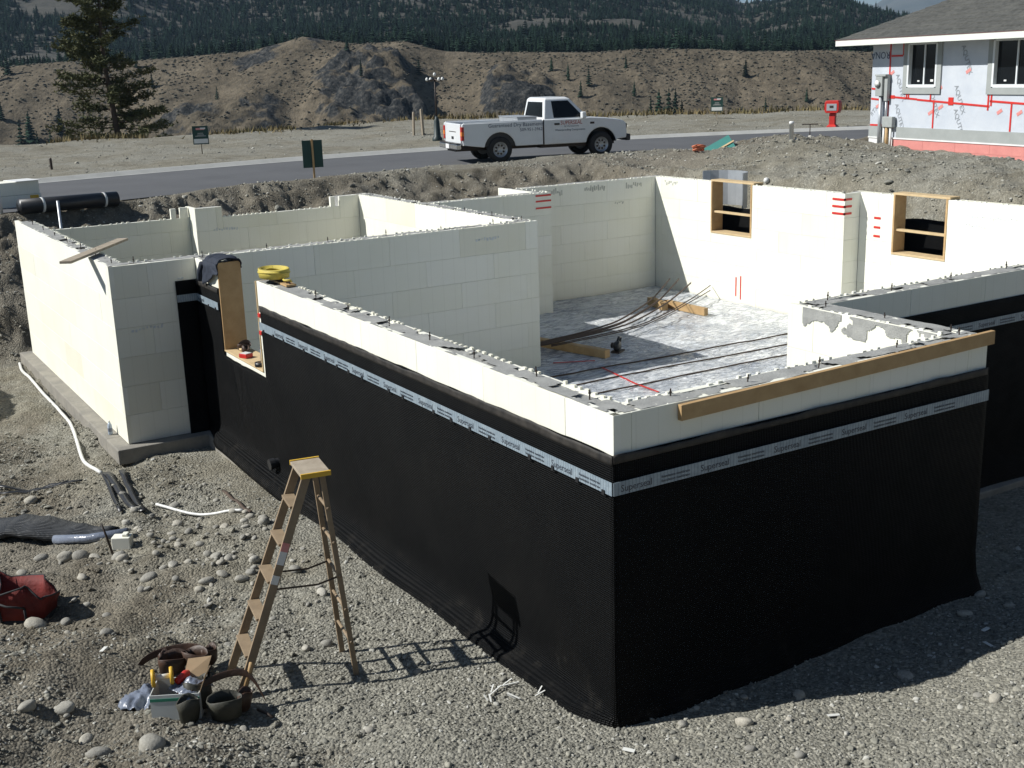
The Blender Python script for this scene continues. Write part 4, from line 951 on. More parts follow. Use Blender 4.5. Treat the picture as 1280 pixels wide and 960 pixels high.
for sg in (-1, 1):
    fa = arch(FX, .40, .497, .462); MB().add([(x, sg*.955, z) for x, z in fa]+[(x, sg*.6, z) for x, z in fa], [(i, i+1, len(fa)+i+1, len(fa)+i) for i in range(len(fa)-1)]).build('arch_liner', M['black_plastic'], tr_)
bt = [(-.22,-.94),(1.26,-.94),(1.26,.94),(-.22,.94)]; tp = [(-.13,-.78),(.68,-.78),(.68,.78),(-.13,.78)]
gh = MB().add([(x,y,1.20) for x,y in bt]+[(x,y,1.80) for x,y in tp]+[(-.07,-.68,1.85),(.58,-.68,1.85),(.58,.68,1.85),(-.07,.68,1.85)], [(0,1,5,4),(1,2,6,5),(2,3,7,6),(3,0,4,7),(4,5,9,8),(5,6,10,9),(6,7,11,10),(7,4,8,11),(8,9,10,11)]).build('cab_roof', M['truck_white'], tr_, bevel=.03)
def pane(name, q, uv, off, m, parent):   # panel on quad q (4 corners) given by bilinear corners
    q = [Vector(v) for v in q]; nrm = (q[1]-q[0]).cross(q[3]-q[0]).normalized()
    pts = [(q[0]*(1-a)*(1-b)+q[1]*a*(1-b)+q[2]*a*b+q[3]*(1-a)*b) for a, b in uv]
    n = len(pts); mb = MB(); mb.v = [tuple(p+nrm*off) for p in pts]+[tuple(p-nrm*.01) for p in pts]
    mb.f = [tuple(range(n)), tuple(range(2*n-1, n-1, -1))]+[(i, n+i, n+(i+1) % n, (i+1) % n) for i in range(n)]
    return mb.build(name, m, parent)
v3 = lambda p, z: (p[0], p[1], z)
pane('side_window', [v3(bt[0],1.2),v3(bt[1],1.2),v3(tp[1],1.8),v3(tp[0],1.8)], [(.22,.07),(.86,.07),(.90,.16),(.86,.90),(.24,.90)], .006, M['glass'], tr_)
pane('side_window', [v3(bt[2],1.2),v3(bt[3],1.2),v3(tp[3],1.8),v3(tp[2],1.8)], [(.14,.07),(.78,.07),(.76,.90),(.14,.90)], .006, M['glass'], tr_)
pane('windscreen', [v3(bt[1],1.2),v3(bt[2],1.2),v3(tp[2],1.8),v3(tp[1],1.8)], [(.05,.08),(.95,.08),(.93,.92),(.07,.92)], .006, M['glass'], tr_)
pane('rear_window', [v3(bt[3],1.2),v3(bt[0],1.2),v3(tp[0],1.8),v3(tp[3],1.8)], [(.08,.12),(.92,.12),(.90,.86),(.10,.86)], .006, M['glass'], tr_)
for sg in (-1, 1):   # doors: seams, handle, mirror
    dr = MB().prism([(.02,.56),(1.12,.56),(1.12,1.19),(.02,1.19)], sg*.966, sg*.974).build('door', M['truck_white'], tr_, bevel=.006)
    MB().box(.10,.27,min(sg*.97,sg*.99),max(sg*.97,sg*.99),1.03,1.09).build('door_handle', M['black_plastic'], dr, bevel=.006)
    MB().prism([(-.262,.47),(-.238,.47),(-.238,1.21),(-.262,1.21)], sg*.955, sg*.9785).build('body_seam', M['steel_dark'], tr_)
    mr = MB().box(.93,1.07,min(sg*1.02,sg*1.20),max(sg*1.02,sg*1.20),1.20,1.40).build('side_mirror', M['truck_white'] if sg < 0 else M['black_plastic'], tr_, bevel=.03)
    MB().tube([(1.0,sg*.93,1.22),(1.0,sg*1.05,1.26)], .025, 6).build('mirror_arm', M['black_plastic'], mr)
    hl = MB().box(2.40,2.532,min(sg*.62,sg*.94),max(sg*.62,sg*.94),.84,.99).build('headlight', M['glass'], tr_, bevel=.02)
MB().box(2.49,2.66,-.94,.94,.46,.66).build('front_bumper', M['black_plastic'], tr_, bevel=.04); MB().box(2.5,2.535,-.58,.58,.70,1.0).build('grille', M['black_plastic'], tr_, bevel=.01)
MB().box(1.28,1.42,-.972,-.962,1.02,1.08).build('fender_badge', M['steel_dark'], tr_)
tb = MB().box(-1.05,-.42,-.86,.86,.95,1.29).build('tool_box', M['galv'], tr_, bevel=.015)
MB().box(-1.07,-.40,-.88,.88,1.29,1.315).build('lid', M['galv'], tb, bevel=.008)
tyre_me = MB().lathe([(.22,-.11),(.33,-.125),(.372,-.11),(WR,-.07),(WR,.07),(.372,.11),(.33,.125),(.22,.11)], 32, axis='y', cap=False).mesh('tyre'); tyre_me.materials.append(M['tyre'])
rim_me = MB().lathe([(.02,-.075),(.075,-.09),(.085,-.055),(.17,-.06),(.205,-.10),(.228,-.115),(.228,.10),(.10,.06),(.02,.06)], 32, axis='y').mesh('rim'); rim_me.materials.append(M['rim'])
slot_me = MB().lathe([(.034,-.006),(.034,.006)], 10, axis='y').mesh('rim_slot'); slot_me.materials.append(M['steel_dark'])
for x in (RX, FX):
    for sg in (-1, 1):
        wh = bpy.data.objects.new('wheel', tyre_me); C.objects.link(wh); wh.parent = tr_; wh.location = (x, sg*.85, WR); wh.rotation_euler = (0, random.random(), 0 if sg < 0 else math.pi); 
        tyre_me.polygons.foreach_set('use_smooth', [True]*len(tyre_me.polygons))
        rm = bpy.data.objects.new('rim', rim_me); C.objects.link(rm); rm.parent = wh
        for k in range(8):
            sl = bpy.data.objects.new('rim_slot', slot_me); C.objects.link(sl); sl.parent = wh; a = k*math.pi/4; sl.location = (math.cos(a)*.13, -.062, math.sin(a)*.13)
def side_text(body, x, z, size, m, y=-.981):
    me = text_mesh(body, size, m, 'lettering'); o = bpy.data.objects.new('lettering', me); C.objects.link(o); o.parent = tr_; o.location = (x, y, z); o.rotation_euler = (R(90), 0, 0); return o
side_text('Guaranteed Dry Basements', -2.02, 1.045, .158, M['blue_ink'], -.9785); side_text('509-951-3962', -1.02, .90, .13, M['blue_ink'], -.9785)
for o_ in [side_text('SUPERSEAL', .30, 1.035, .17, M['red_ink'])]: o_.scale = (.86, 1, 1)
side_text('for dry basements', .42, .965, .065, M['blue_ink']); side_text('Waterproofing Components', .12, .85, .085, M['blue_ink'])

# ------------------------------------------------------------------ the new house
hs = thing('house', (22.27, 17.80, 0), 'new single-storey house in white building wrap with grey hip roof', 'house', R(-98.89))
def make_wrap():
    m, t, p = nodes('building_wrap'); co = coords(t, 'obj')
    t.links.new(ramp(t, noise(t, co, 1.3, 6, .6), [(.3, (.47,.51,.57)), (.7, (.57,.60,.64))]), p.inputs['Base Color']); p.inputs['Roughness'].default_value = .45
    bump(t, p, noise(t, co, 2.2, 4, .5, .5), .35, .05); return m
M['wrap'] = make_wrap(); M['trim'] = mat('grey_trim', (.34,.36,.35), (.29,.31,.30), 3, .7); M['pink'] = mat('pink_foam_board', (.62,.25,.22), (.54,.20,.18), 4, .8, bstr=.3, bscale=12)
M['fascia'] = mat('white_fascia', (.74,.76,.70), (.68,.70,.64), 3, .5); M['vinyl'] = mat('white_vinyl', (.72,.75,.76), (.66,.69,.70), 3, .4); M['meter'] = mat('grey_meter_box', (.36,.38,.37), (.30,.32,.31), 5, .55)
LX, DY = 11.0, 8.5
WX = [(1.52, 2.60), (4.62, 6.0), (8.0, 9.3)]; WZ0, WZ1 = 4.05, 5.16
mb = MB(); cur = 0
for a, b in WX: mb.box(cur, a, 0, .16, 2.65, 5.45).box(a, b, 0, .16, 2.65, WZ0).box(a, b, 0, .16, WZ1, 5.45); cur = b
mb.box(cur, LX, 0, .16, 2.65, 5.45).box(0, .16, .16, DY, 2.65, 5.45).box(LX-.16, LX, .16, DY, 2.65, 5.45).box(0, LX, DY-.16, DY, 2.65, 5.45)
wl = mb.build('wall', M['wrap'], hs)
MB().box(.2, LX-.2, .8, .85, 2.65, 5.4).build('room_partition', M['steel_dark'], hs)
MB().box(-.02, .82, -.022, .05, 2.65, 2.94).box(1.14, LX, -.022, .05, 2.65, 2.94).build('base_trim', M['trim'], hs)
MB().box(-.02, LX, -.035, .03, 2.61, 2.648).build('flashing', M['white'], hs)
MB().box(-.01, 1.0, -.012, .2, 1.4, 2.608).build('foundation_wall', M['white'], hs)
for i, (a, b, c) in enumerate(((2.36, 2.608, 0), (2.11, 2.355, .6), (1.5, 2.105, .2))):
    x = 1.005
    while x < LX:
        e = min(x+1.22+(.5*c if x < 1.1 else 0), LX); MB().box(x, e-.006, -.012, .18, a, b).build('insulation_board', M['pink'], hs); x = e
MB().box(.3, LX-.3, .19, DY-.2, 1.4, 2.6).build('foundation_core', M['concrete'], hs)
for a, b in WX:
    wn = MB().box(a, b, .07, .075, WZ0, WZ1).build('window', M['glass'], hs)
    fr = MB().box(a-.03, a+.03, -.045, .08, WZ0-.02, WZ1).box(b-.03, b+.03, -.045, .08, WZ0-.02, WZ1).box(a+.03, b-.03, -.045, .08, WZ0-.04, WZ0+.04).box(a+.03, b-.03, -.045, .08, WZ1-.03, WZ1+.02).box((a+b)/2-.022, (a+b)/2+.022, .04, .08, WZ0+.04, WZ1-.03).build('window_frame', M['vinyl'], wn)
    MB().box(a-.19, a-.031, -.04, .02, WZ0-.20, 5.26).box(b+.031, b+.19, -.04, .02, WZ0-.20, 5.26).box(a-.19, b+.19, -.042, .02, WZ0-.205, WZ0-.045).build('window_trim', M['trim'], wn)
    MB().box(a+.28, a+.36, .06, .066, WZ0+.11, WZ0+.15).box(b-.30, b-.19, .06, .066, WZ0+.11, WZ0+.17).build('sticker', M['white_plastic'], wn)
# roof: hip with overhang, shingle rows as real steps
OV = .68; EZ = 5.33; PT = .46
def roof_rows():
    row = .28; dep = (DY+2*OV)/2; n = int(dep/row)
    mesh_cache = []
    for k in range(n):
        a, b = k*row, (k+1)*row+.02; mb = MB(); zt = .0
        x0a, x1a, ya = -.80+a, LX+.8-a, -OV+a; x0b, x1b, yb = -.80+b, LX+.8-b, -OV+b; za, zb = EZ+PT*a+.022, EZ+PT*b+.004
        mb.add([(x0a,ya,za-.03),(x1a,ya,za-.03),(x1a,ya,za),(x0a,ya,za),(x0b,yb,zb),(x1b,yb,zb)], [(0,1,2,3),(3,2,5,4)])
        y0a, y1a, y0b, y1b = -OV+a, DY+OV-a, -OV+b, DY+OV-b
        mb.add([(x0a,y1a,za-.03),(x0a,y0a,za-.03),(x0a,y0a,za),(x0a,y1a,za),(x0b,y0b,zb),(x0b,y1b,zb)], [(0,1,2,3),(3,2,4,5)])
        mb.add([(x1a,y0a,za-.03),(x1a,y1a,za-.03),(x1a,y1a,za),(x1a,y0a,za),(x1b,y1b,zb),(x1b,y0b,zb)], [(0,1,2,3),(3,2,4,5)])
        mb.add([(x1a,y1a,za-.03),(x0a,y1a,za-.03),(x0a,y1a,za),(x1a,y1a,za),(x0b,y1b,zb),(x1b,y1b,zb)], [(0,1,2,3),(3,2,4,5)])
        yield mb
def make_shingle():
    m, t, p = nodes('asphalt_shingle'); co = coords(t, 'obj')
    br = t.nodes.new('ShaderNodeTexBrick'); br.inputs['Scale'].default_value = 1; br.inputs['Brick Width'].default_value = .33; br.inputs['Row Height'].default_value = .28*1.05; br.inputs['Mortar Size'].default_value = .0
    br.inputs['Color1'].default_value = (.055,.056,.052,1); br.inputs['Color2'].default_value = (.10,.10,.09,1); t.links.new(co, br.inputs['Vector'])
    c = mixc(t, .6, br.outputs['Color'], ramp(t, noise(t, co, 9, 5, .7), [(.35, (.035,.036,.034)), (.7, (.125,.124,.112))]))
    t.links.new(c, p.inputs['Base Color']); p.inputs['Roughness'].default_value = .95; bump(t, p, noise(t, co, 60, 3), .4, .01); return m
M['shingle'] = make_shingle()
rf = thing('roof', (0,0,0), None, None); rf.parent = hs
for mb in roof_rows(): mb.build('shingle_row', M['shingle'], rf)
MB().box(-.80, LX+.8, -OV-.018, -OV+.004, EZ-.155, EZ-.002).box(-.80-.018, -.80+.004, -OV+.004, DY+OV, EZ-.155, EZ-.002).build('fascia_board', M['fascia'], rf)
MB().box(-.79, LX+.79, -OV+.006, DY+OV, EZ-.06, EZ-.03).build('soffit', M['fascia'], rf)
MB().box(-.83, LX+.8, -OV-.025, -OV+.03, EZ-.003, EZ+.012).build('drip_edge', mat('brown_drip_edge', (.16,.06,.055), (.12,.05,.045), 4, .6), rf)
# red sheathing tape on the wrap
def tp_(x0, z0, x1, z1, w_=.05): MB().beam((x0, -.006, z0), (x1, -.006, z1), .012, w_, (0,-1,0) if False else ((0,0,1) if abs(x1-x0) > abs(z1-z0) else (1,0,0))).build('red_tape', M['red_tape'], wl)
for q in [(.75,2.95,.75,5.2),(.78,3.76,1.9,3.70),(1.9,3.69,3.2,3.62),(3.2,3.62,4.55,3.55),(4.55,3.68,6.3,3.60),(1.48,3.70,1.48,3.84),(1.56,3.70,1.56,3.84),(2.42,3.66,2.42,3.86),(2.56,2.95,2.56,3.64),(5.28,2.95,5.28,3.62),(4.50,3.45,4.50,3.84),(4.60,3.56,4.60,3.84),(.02,3.98,.5,3.95),(.02,3.70,.5,3.67),(1.28,4.86,1.28,5.25),(.80,4.86,1.26,4.86),(.02,2.97,.7,2.97)]: tp_(*q)
MB().box(3.10,3.28,-.014,0,3.56,3.76).build('red_tape', M['red_tape'], wl); MB().box(.78,1.0,-.014,0,3.71,3.80).build('red_tape', M['red_tape'], wl)
M['pale_red'] = mat('faded_red_print', (.62,.20,.18), (.66,.30,.28), 12, .6)
for x, z in ((3.75,4.42),(2.75,3.98),(2.45,3.35),(2.82,3.50),(4.9,3.42),(5.55,3.40),(.32,3.50),(.85,4.4)):
    MB().beam((x-.08,-.004,z-.04),(x+.08,-.004,z+.05),.006,.085).build('logo_patch', M['pale_red'], wl)
def wall_text(body, x, z, size, m, rot):
    me = text_mesh(body, size, m, 'lettering'); o = bpy.data.objects.new('lettering', me); C.objects.link(o); o.parent = wl; o.location = (x, -.006, z); o.rotation_euler = (R(90), rot, 0)
M['grey_ink'] = mat('grey_lettering', (.22,.24,.26), (.28,.30,.32), 6, .6)
for x, z in ((1.0,4.35),(1.02,3.55),(3.45,5.05),(3.28,4.05),(3.30,3.45),(2.35,3.95),(5.6,4.05)): wall_text('AQUTEX', x, z, .20, M['grey_ink'], R(66))
wall_text('RTX', .08, 3.20, .18, M['grey_ink'], R(-45))
wall_text('RONA', .73, 4.98, .28, M['blue_ink'], R(180))
# electric meter, conduits and gas pipes
mt = thing('electric_meter', (0,0,0), None, None); mt.parent = hs
MB().box(.40,.68,-.20,-.03,3.78,4.32).build('meter_box', M['meter'], mt, bevel=.015); MB().lathe([(.10,-.05),(.09,-.03),(.0,-.02)], 18, (.52,-.20,4.12), 'y').build('meter_glass', M['white_plastic'], mt, True)
MB().box(.38,.82,-.21,-.02,4.32,4.37).box(.70,.82,-.13,-.03,3.65,4.32).build('meter_hood', M['meter'], mt)
MB().tube([(.54,-.10,2.3),(.54,-.10,3.78)], .055, 12).build('conduit', M['galv'], mt, True); MB().tube([(.74,-.07,3.0),(.74,-.07,3.70)], .03, 10).build('conduit', M['galv'], mt, True)
MB().box(.70,1.12,-.16,-.03,2.93,3.22).build('junction_box', M['meter'], mt, bevel=.015)
for x, m_ in ((.72,'white_plastic'), (.84,'wood'), (1.0,'white_plastic')): MB().tube([(x,-.09,2.25),(x,-.09,2.93)], .035 if m_ != 'wood' else .045, 10).build('service_pipe', M[m_], mt, True)

# ------------------------------------------------------------------ signs, posts and roadside things
M['green'] = mat('dark_green_board', (.012,.055,.045), (.010,.045,.038), 4, .6); M['red_paint'] = mat('red_paint', (.58,.028,.02), (.48,.022,.018), 5, .45); M['teal'] = mat('teal_board', (.03,.22,.19), (.025,.18,.16), 5, .6)
sg_ = thing('sign', (7.55, 23.75, gz(7.55,23.75)), 'dark green board sign seen from behind on a wooden stake', 'sign', R(-12))
MB().box(-.27,.27,.02,.035,.36,1.08).build('sign_board', M['green'], sg_); MB().box(-.025,.025,-.02,.018,-.2,1.11).build('post', M['wood'], sg_)
def lot_sign(x, y, rz, label):
    o = thing('sign', (x, y, gz(x, y)), label, 'sign', rz, 'lot signs on the gravel field')
    b = MB().box(-.28,.28,-.02,0,.36,1.02).build('sign_board', M['green'], o)
    MB().box(-.25,.25,-.026,-.02,.40,.56).build('white_panel', M['white_plastic'], b); MB().box(-.15,.15,-.026,-.02,.88,.95).build('logo', M['pale_red'], b); MB().box(.0,.19,-.0275,-.02,.905,.96).build('logo', M['white_plastic'], b)
    for z, w_ in ((.76,.10),(.66,.19),(.70,.12)): MB().box(-w_,w_,-.025,-.02,z-.012,z+.012).build('text_line', M['kerb'], b)
    MB().box(-.02,.02,.0,.035,-.2,.99).build('post', M['wood_grey'], o)
lot_sign(8.69, 37.18, R(-20), 'small dark green lot sign with white panel near the pine'); lot_sign(33.84, 37.63, R(-45), 'small dark green lot sign with white panel near the red box')
lp = thing('street_lamp', (17.7, 35.7, gz(17.7,35.7)), 'dark ornamental street lamp with fluted base and white globes', 'street lamp')
MB().lathe([(.20,-.1),(.20,.10),(.14,.16),(.11,.75),(.07,.85),(.04,.95)], 12).build('base', mat('dark_green_iron', (.02,.035,.035), (.015,.028,.028), 5, .5), lp, True); MB().lathe([(.035,.9),(.028,2.35)], 10).build('pole', M['steel_dark'], lp, True)
MB().tube([(-.34,0,2.28),(0,0,2.36),(.34,0,2.28)], .03, 6).tube([(0,-.34,2.28),(0,0,2.36),(0,.34,2.28)], .03, 6).build('arm', M['steel_dark'], lp)
for dx, dy, z in ((-.34,0,2.34),(.34,0,2.34),(0,-.34,2.34),(0,.34,2.34),(0,0,2.52)):
    MB().lathe([(.02,-.05),(.05,-.03),(.06,.02),(.04,.07),(.01,.09)], 12, (dx,dy,z)).build('lamp_globe', M['white_plastic'], lp, True)
def stake(x, y, h, w_, label, m='wood_grey'):
    z = gz(x, y); o = MB().box(-w_/2, w_/2, -w_*.3, w_*.3, -.15, h-.04).add([(-w_/2,-w_*.3,h-.04),(w_/2,-w_*.3,h-.04),(w_/2,w_*.3,h-.04),(-w_/2,w_*.3,h-.04),(0,0,h)], [(0,1,4),(1,2,4),(2,3,4),(3,0,4)]).build('survey_stake', M[m]); o.location = (x, y, z); o.rotation_euler = (random.uniform(-.04,.04), random.uniform(-.04,.04), .4); tag(o, label, 'stake')
stake(18.85, 40.0, 1.0, .10, 'shorter of two wooden stakes beside the street lamp'); stake(19.15, 39.7, 1.12, .12, 'taller of two wooden stakes beside the street lamp'); stake(22.2, 36.0, 1.15, .10, 'grey wooden stake behind the pickup bed'); stake(2.76, 33.9, .38, .07, 'short dark stub stake at the edge of the gravel field', 'steel_dark')
# red newspaper-box style pedestal
rb = thing('newspaper_box', (31.95, 28.45, gz(31.95,28.45)), 'red pedestal newspaper box standing at the kerb', 'newspaper box', R(-62))
MB().add([(-.20,-.20,-.03),(.20,-.20,-.03),(.20,.20,-.03),(-.20,.20,-.03),(-.19,-.19,.05),(.19,-.19,.05),(.19,.19,.05),(-.19,.19,.05),(-.11,-.11,.12),(.11,-.11,.12),(.11,.11,.12),(-.11,.11,.12)], [(3,2,1,0),(0,1,5,4),(1,2,6,5),(2,3,7,6),(3,0,4,7),(4,5,9,8),(5,6,10,9),(6,7,11,10),(7,4,8,11),(8,9,10,11)]).build('foot', M['red_paint'], rb, bevel=.01)
MB().box(-.12,.12,-.12,.12,.10,.55).build('pedestal', M['red_paint'], rb, bevel=.02)
bx_ = MB().prism([(-.24,.56),(.24,.56),(.29,.66),(.29,.98),(.24,1.05),(-.24,1.05),(-.29,.98),(-.29,.66)], -.22, .22).build('cabinet', M['red_paint'], rb, bevel=.02)
MB().box(-.20,.20,-.235,-.21,.66,.93).build('display_window', M['galv'], bx_); MB().box(-.08,.08,-.24,-.23,.76,.86).build('coin_panel', M['steel_dark'], bx_)
wp = MB().lathe([(.06,-.3),(.06,.44),(.068,.44),(.068,.50),(.05,.52)], 14).build('white_post', M['white'], None, True); wp.location = (18.3, 16.9, gz(18.3,16.9)); tag(wp, 'short white plastic pipe stub standing on the dirt heap', 'pipe')
ts = MB().tube([(0,0,-.2),(0,0,.60)], .015, 6).tube([(-.22,0,.60),(.22,0,.60)], .016, 6).build('tee_stake', M['steel_dark']); ts.location = (20.6, 18.5, gz(20.6,18.5)); ts.rotation_euler = (0,0,-.7); tag(ts, 'thin dark T-shaped steel stake behind the dirt heap', 'stake')
tbz = gz(17.6, 18.9)
tbd = thing('fallen_sign', (17.6, 18.9, tbz+.02), 'teal board with a pale stake lying tilted on the dirt heap', 'sign', R(-30)); tbd.rotation_euler = (R(52), R(-28), R(-32))
MB().box(-.38,.38,-.26,.26,.0,.014).build('sign_board', M['teal'], tbd); MB().box(-.55,.42,-.022,.022,.014,.04).build('post', M['wood_pale'], tbd)
orr = MB(); 
for a in range(5): orr.tube([(math.cos(q*.9+a)*.16*(1+.1*a), math.sin(q*.9+a)*.11, .03+.03*a+.02*math.sin(q*2)) for q in range(8)], .02, 5)
oo = orr.build('orange_netting', mat('orange_plastic', (.65,.20,.10), (.55,.16,.08), 6, .6), None, True); oo.location = (16.9, 19.0, gz(16.9,19.0)+.0); tag(oo, 'crumpled orange plastic netting beside the teal board', 'netting')
# galvanised window well standing in the trench outside the first right-hand window
ww = MB(); prof = [(math.cos(a)*.45, math.sin(a)*.55) for a in np.linspace(-math.pi/2, math.pi/2, 9)]
prof = [(-.02,-.55)]+prof+[(-.02,.55)]; outer = [(x*1.03+.01, y*1.03) for x, y in prof]
k = len(prof); ww.v = [(x,y,z) for z in (0,.75) for x,y in prof]+[(x,y,z) for z in (0,.75) for x,y in outer]
for i in range(k-1):
    ww.f += [(i,i+1,k+i+1,k+i), (2*k+i,3*k+i,3*k+i+1,2*k+i+1), (k+i,k+i+1,3*k+i+1,3*k+i), (i,2*k+i,2*k+i+1,i+1)]
ww.f += [(0,k,3*k,2*k), (k-1,3*k-1,4*k-1,2*k-1)]
wo = ww.build('window_well', M['galv']); wo.location = (12.62, 13.15, 1.80); wo.rotation_euler = (0,0,R(8)); tag(wo, 'grey galvanised window well standing outside the basement window', 'window well')
wb = MB().lathe([(.0,-.07),(.05,-.05),(.07,0),(.05,.05),(0,.07)], 14, cap=False).build('white_ball', M['white_plastic'], None, True); wb.location = (14.6, 13.9, gz(14.6,13.9)+.05); tag(wb, 'small round white object on the dirt bank above the window well', 'ball')
# rolled membrane and foam stack on the bank beside the road
ra, rbv = Vector((-.35, 21.3, gz(-.35,21.3)+.12)), Vector((1.85, 21.8, gz(1.85,21.8)+.12))
ra.z += .05; rbv.z += .05
rl = thing('membrane_roll', tuple(ra), 'long black roll of membrane with white straps lying on the bank', 'roll'); dv = rbv-ra
MB().tube([(0,0,0), tuple(dv)], .165, 20).build('roll', M['black_plastic'], rl, True)
for t_ in (.22, .86): MB().tube([tuple(dv*(t_-.012)), tuple(dv*(t_+.012))], .1685, 20).build('strap', M['white_plastic'], rl, True)
fs = thing('foam_stack', (-.22, 22.9, gz(-.22,22.9)), 'stack of white foam blocks beside the black roll', 'foam blocks', R(14))
for i, (x0, x1, y0, y1, z0, z1) in enumerate(((-.6,.62,-.15,.5,.0,.30),(-.6,.60,-.13,.5,.305,.60))): MB().box(x0,x1,y0,y1,z0,z1).build('foam_block', M['foam'], fs, bevel=.01)
MB().box(.05,.62,-.2,.5,.605,.62).build('cover_board', M['white'], fs); MB().box(.35,.55,-.158,-.15,.12,.28).build('label', M['yellow'], fs)
cp = MB().lathe([(.10,0),(.10,.5),(.09,.52)], 16).build('white_bucket', M['white_plastic'], None, True); cp.location = (-.75, 21.6, gz(-.75,21.6)); tag(cp, 'tall white plastic tube standing beside the foam stack', 'tube')
pl = MB().tube([(0,0,-.3),(0,0,2.66)], .028, 8).build('steel_pole', M['galv'], None, True); pl.location = (-.15, 18.05, gz(-.15,18.05)); tag(pl, 'thin grey steel pole standing behind the low garage wall', 'pole')
# ------------------------------------------------------------------ foreground things
# wooden stepladder
M['ladder_wood'] = mat('ladder_wood', (.31,.23,.145), (.20,.145,.09), 5, .65, bstr=.2, bscale=40)
lx, ly, la = -1.69, 2.26, R(-9)
ld = thing('stepladder', (lx, ly, 0), 'wooden five-step stepladder with yellow-edged top standing open on the gravel', 'ladder', la)
HT = 1.75; TX = .235
def gl(x, y):   # ground height at a local ladder point
    c_, s_ = math.cos(la), math.sin(la); return gz(lx+x*c_-y*s_, ly+x*s_+y*c_)
def rail(parent, x0, y0, x1, y1, w_, h_, nm):
    g_ = gl(x0, y0)-.012; return MB().beam((x0, y0, g_), (x1, y1, HT-.03), w_, h_, (1,0,0)).build(nm, M['ladder_wood'], parent, bevel=.003)
for sg in (-1, 1):
    rail(ld, -.50, sg*.235, TX-.04, sg*.155, .026, .07, 'rail'); rail(ld, .47, sg*.235, TX+.09, sg*.15, .024, .045, 'rear_rail')
for k in range(5):
    t_ = (k+1)*.305/1.80; x = -.50+(TX-.04+.50)*t_; z = HT*t_; w_ = .235-.08*t_-.012
    MB().box(x-.045, x+.055, -w_, w_, z-.011, z+.011).build('step', M['ladder_wood'], ld, bevel=.003)
    x = .47+(TX+.09-.47)*t_; MB().tube([(x, -w_-.03, z-.05), (x, w_+.03, z-.05)], .014, 8).build('rung', M['ladder_wood'], ld, True)
cap = MB().box(TX-.09, TX+.15, -.20, .20, HT-.022, HT+.004).build('top_cap', M['wood_grey'], ld, bevel=.003)
for sg in (-1, 1): MB().box(TX-.092, TX+.152, sg*.2-.009, sg*.2+.009, HT-.028, HT+.012).build('edge_strip', M['yellow'], cap)
for sg in (-1, 1):
    t1 = .47; xa = -.50+(TX+.46)*t1; xb = .47+(TX+.09-.47)*t1; y_ = sg*(.235-.08*t1-.02); xm = (xa+xb)/2+.1
    MB().beam((xa, y_, HT*t1), (xm, y_, HT*t1-.03), .004, .016).beam((xm, y_, HT*t1-.03), (xb, y_, HT*t1+.01), .004, .016).build('spreader', M['steel_dark'], ld)
dirL = Vector((TX-.04+.5, .08, HT-.03)).normalized()
def sticker(t0, t1, m):
    a = Vector((-.50, -.235, 0)).lerp(Vector((TX-.04, -.155, HT-.03)), t0); b = Vector((-.50, -.235, 0)).lerp(Vector((TX-.04, -.155, HT-.03)), t1)
    for o_ in (Vector((0,-.0145,0)),): MB().beam(a+o_, b+o_, .002, .06, (1,0,0)).build('sticker', m, ld)
sticker(.66, .70, M['pale_red']); sticker(.60, .66, M['white_plastic']); sticker(.51, .55, M['white_plastic'])

# box of tools, tool belts and the red bag
M['leather'] = mat('brown_leather', (.075,.038,.022), (.035,.020,.014), 9, .55, bstr=.4, bscale=25, bdist=.01)
M['leather_olive'] = mat('olive_leather', (.050,.048,.034), (.025,.026,.020), 9, .6, bstr=.4, bscale=25, bdist=.01)
M['card'] = mat('box_card', (.62,.64,.62), (.52,.55,.54), 4, .7); M['card_brown'] = mat('brown_card', (.42,.30,.18), (.34,.24,.14), 4, .8); M['greenink'] = mat('green_print', (.03,.24,.15), (.03,.2,.13), 4, .6)
M['bag_plastic'] = mat('blue_grey_plastic', (.22,.25,.31), (.13,.15,.20), 3, .25, bstr=.6, bscale=14, bdist=.02)
bxx, byy = -2.70, 2.12; bz = gz(bxx, byy)
bo = thing('tool_carton', (bxx, byy, bz-.01), 'open white carton with a green stripe, overflowing with tools', 'box', R(-28))
th = .006
for a in ((-.19,.19,-.14,-.14+th,0,.22),(-.19,.19,.14-th,.14,0,.22),(-.19,-.19+th,-.134,.134,0,.22),(.19-th,.19,-.134,.134,0,.22)): MB().box(*a).build('carton_side', M['card'], bo)
MB().box(-.184,.184,-.134,.134,.0,.006).build('carton_base', M['card'], bo)
MB().box(-.19,.19,-.1425,-.14,.165,.19).box(-.1925,-.19,-.14,.14,.165,.19).build('printed_stripe', M['greenink'], bo)
MB().add([(.02,.13,.22),(.19,.13,.22),(.24,.20,.36),(.05,.21,.34)], [(0,1,2,3)]).build('carton_flap', M['card_brown'], bo).modifiers.new('s','SOLIDIFY').thickness = .005
MB().add([(.19,-.13,.22),(.19,.10,.22),(.25,.06,.35),(.23,-.05,.33)], [(0,1,2,3)]).build('carton_flap', M['card_brown'], bo).modifiers.new('s','SOLIDIFY').thickness = .005
def at_box(x, y, z): c_, s_ = math.cos(R(-28)), math.sin(R(-28)); return (bxx+x*c_-y*s_, byy+x*s_+y*c_, bz-.01+z)
rel = thing('line_reel', at_box(-.12, .03, .235), 'yellow plastic line reel lying on top of the tool carton', 'reel', R(10)); rel.rotation_euler = (R(12), 0, R(-15))
for sx_ in (-.07, .07): MB().lathe([(.02,-.014),(.068,-.014),(.072,0),(.068,.014),(.02,.014)], 20, (sx_,0,.06), 'x').build('flange', M['yellow'], rel, True)
MB().lathe([(.022,-.07),(.022,.07)], 12, (0,0,.06), 'x').build('spool', M['white_plastic'], rel, True)
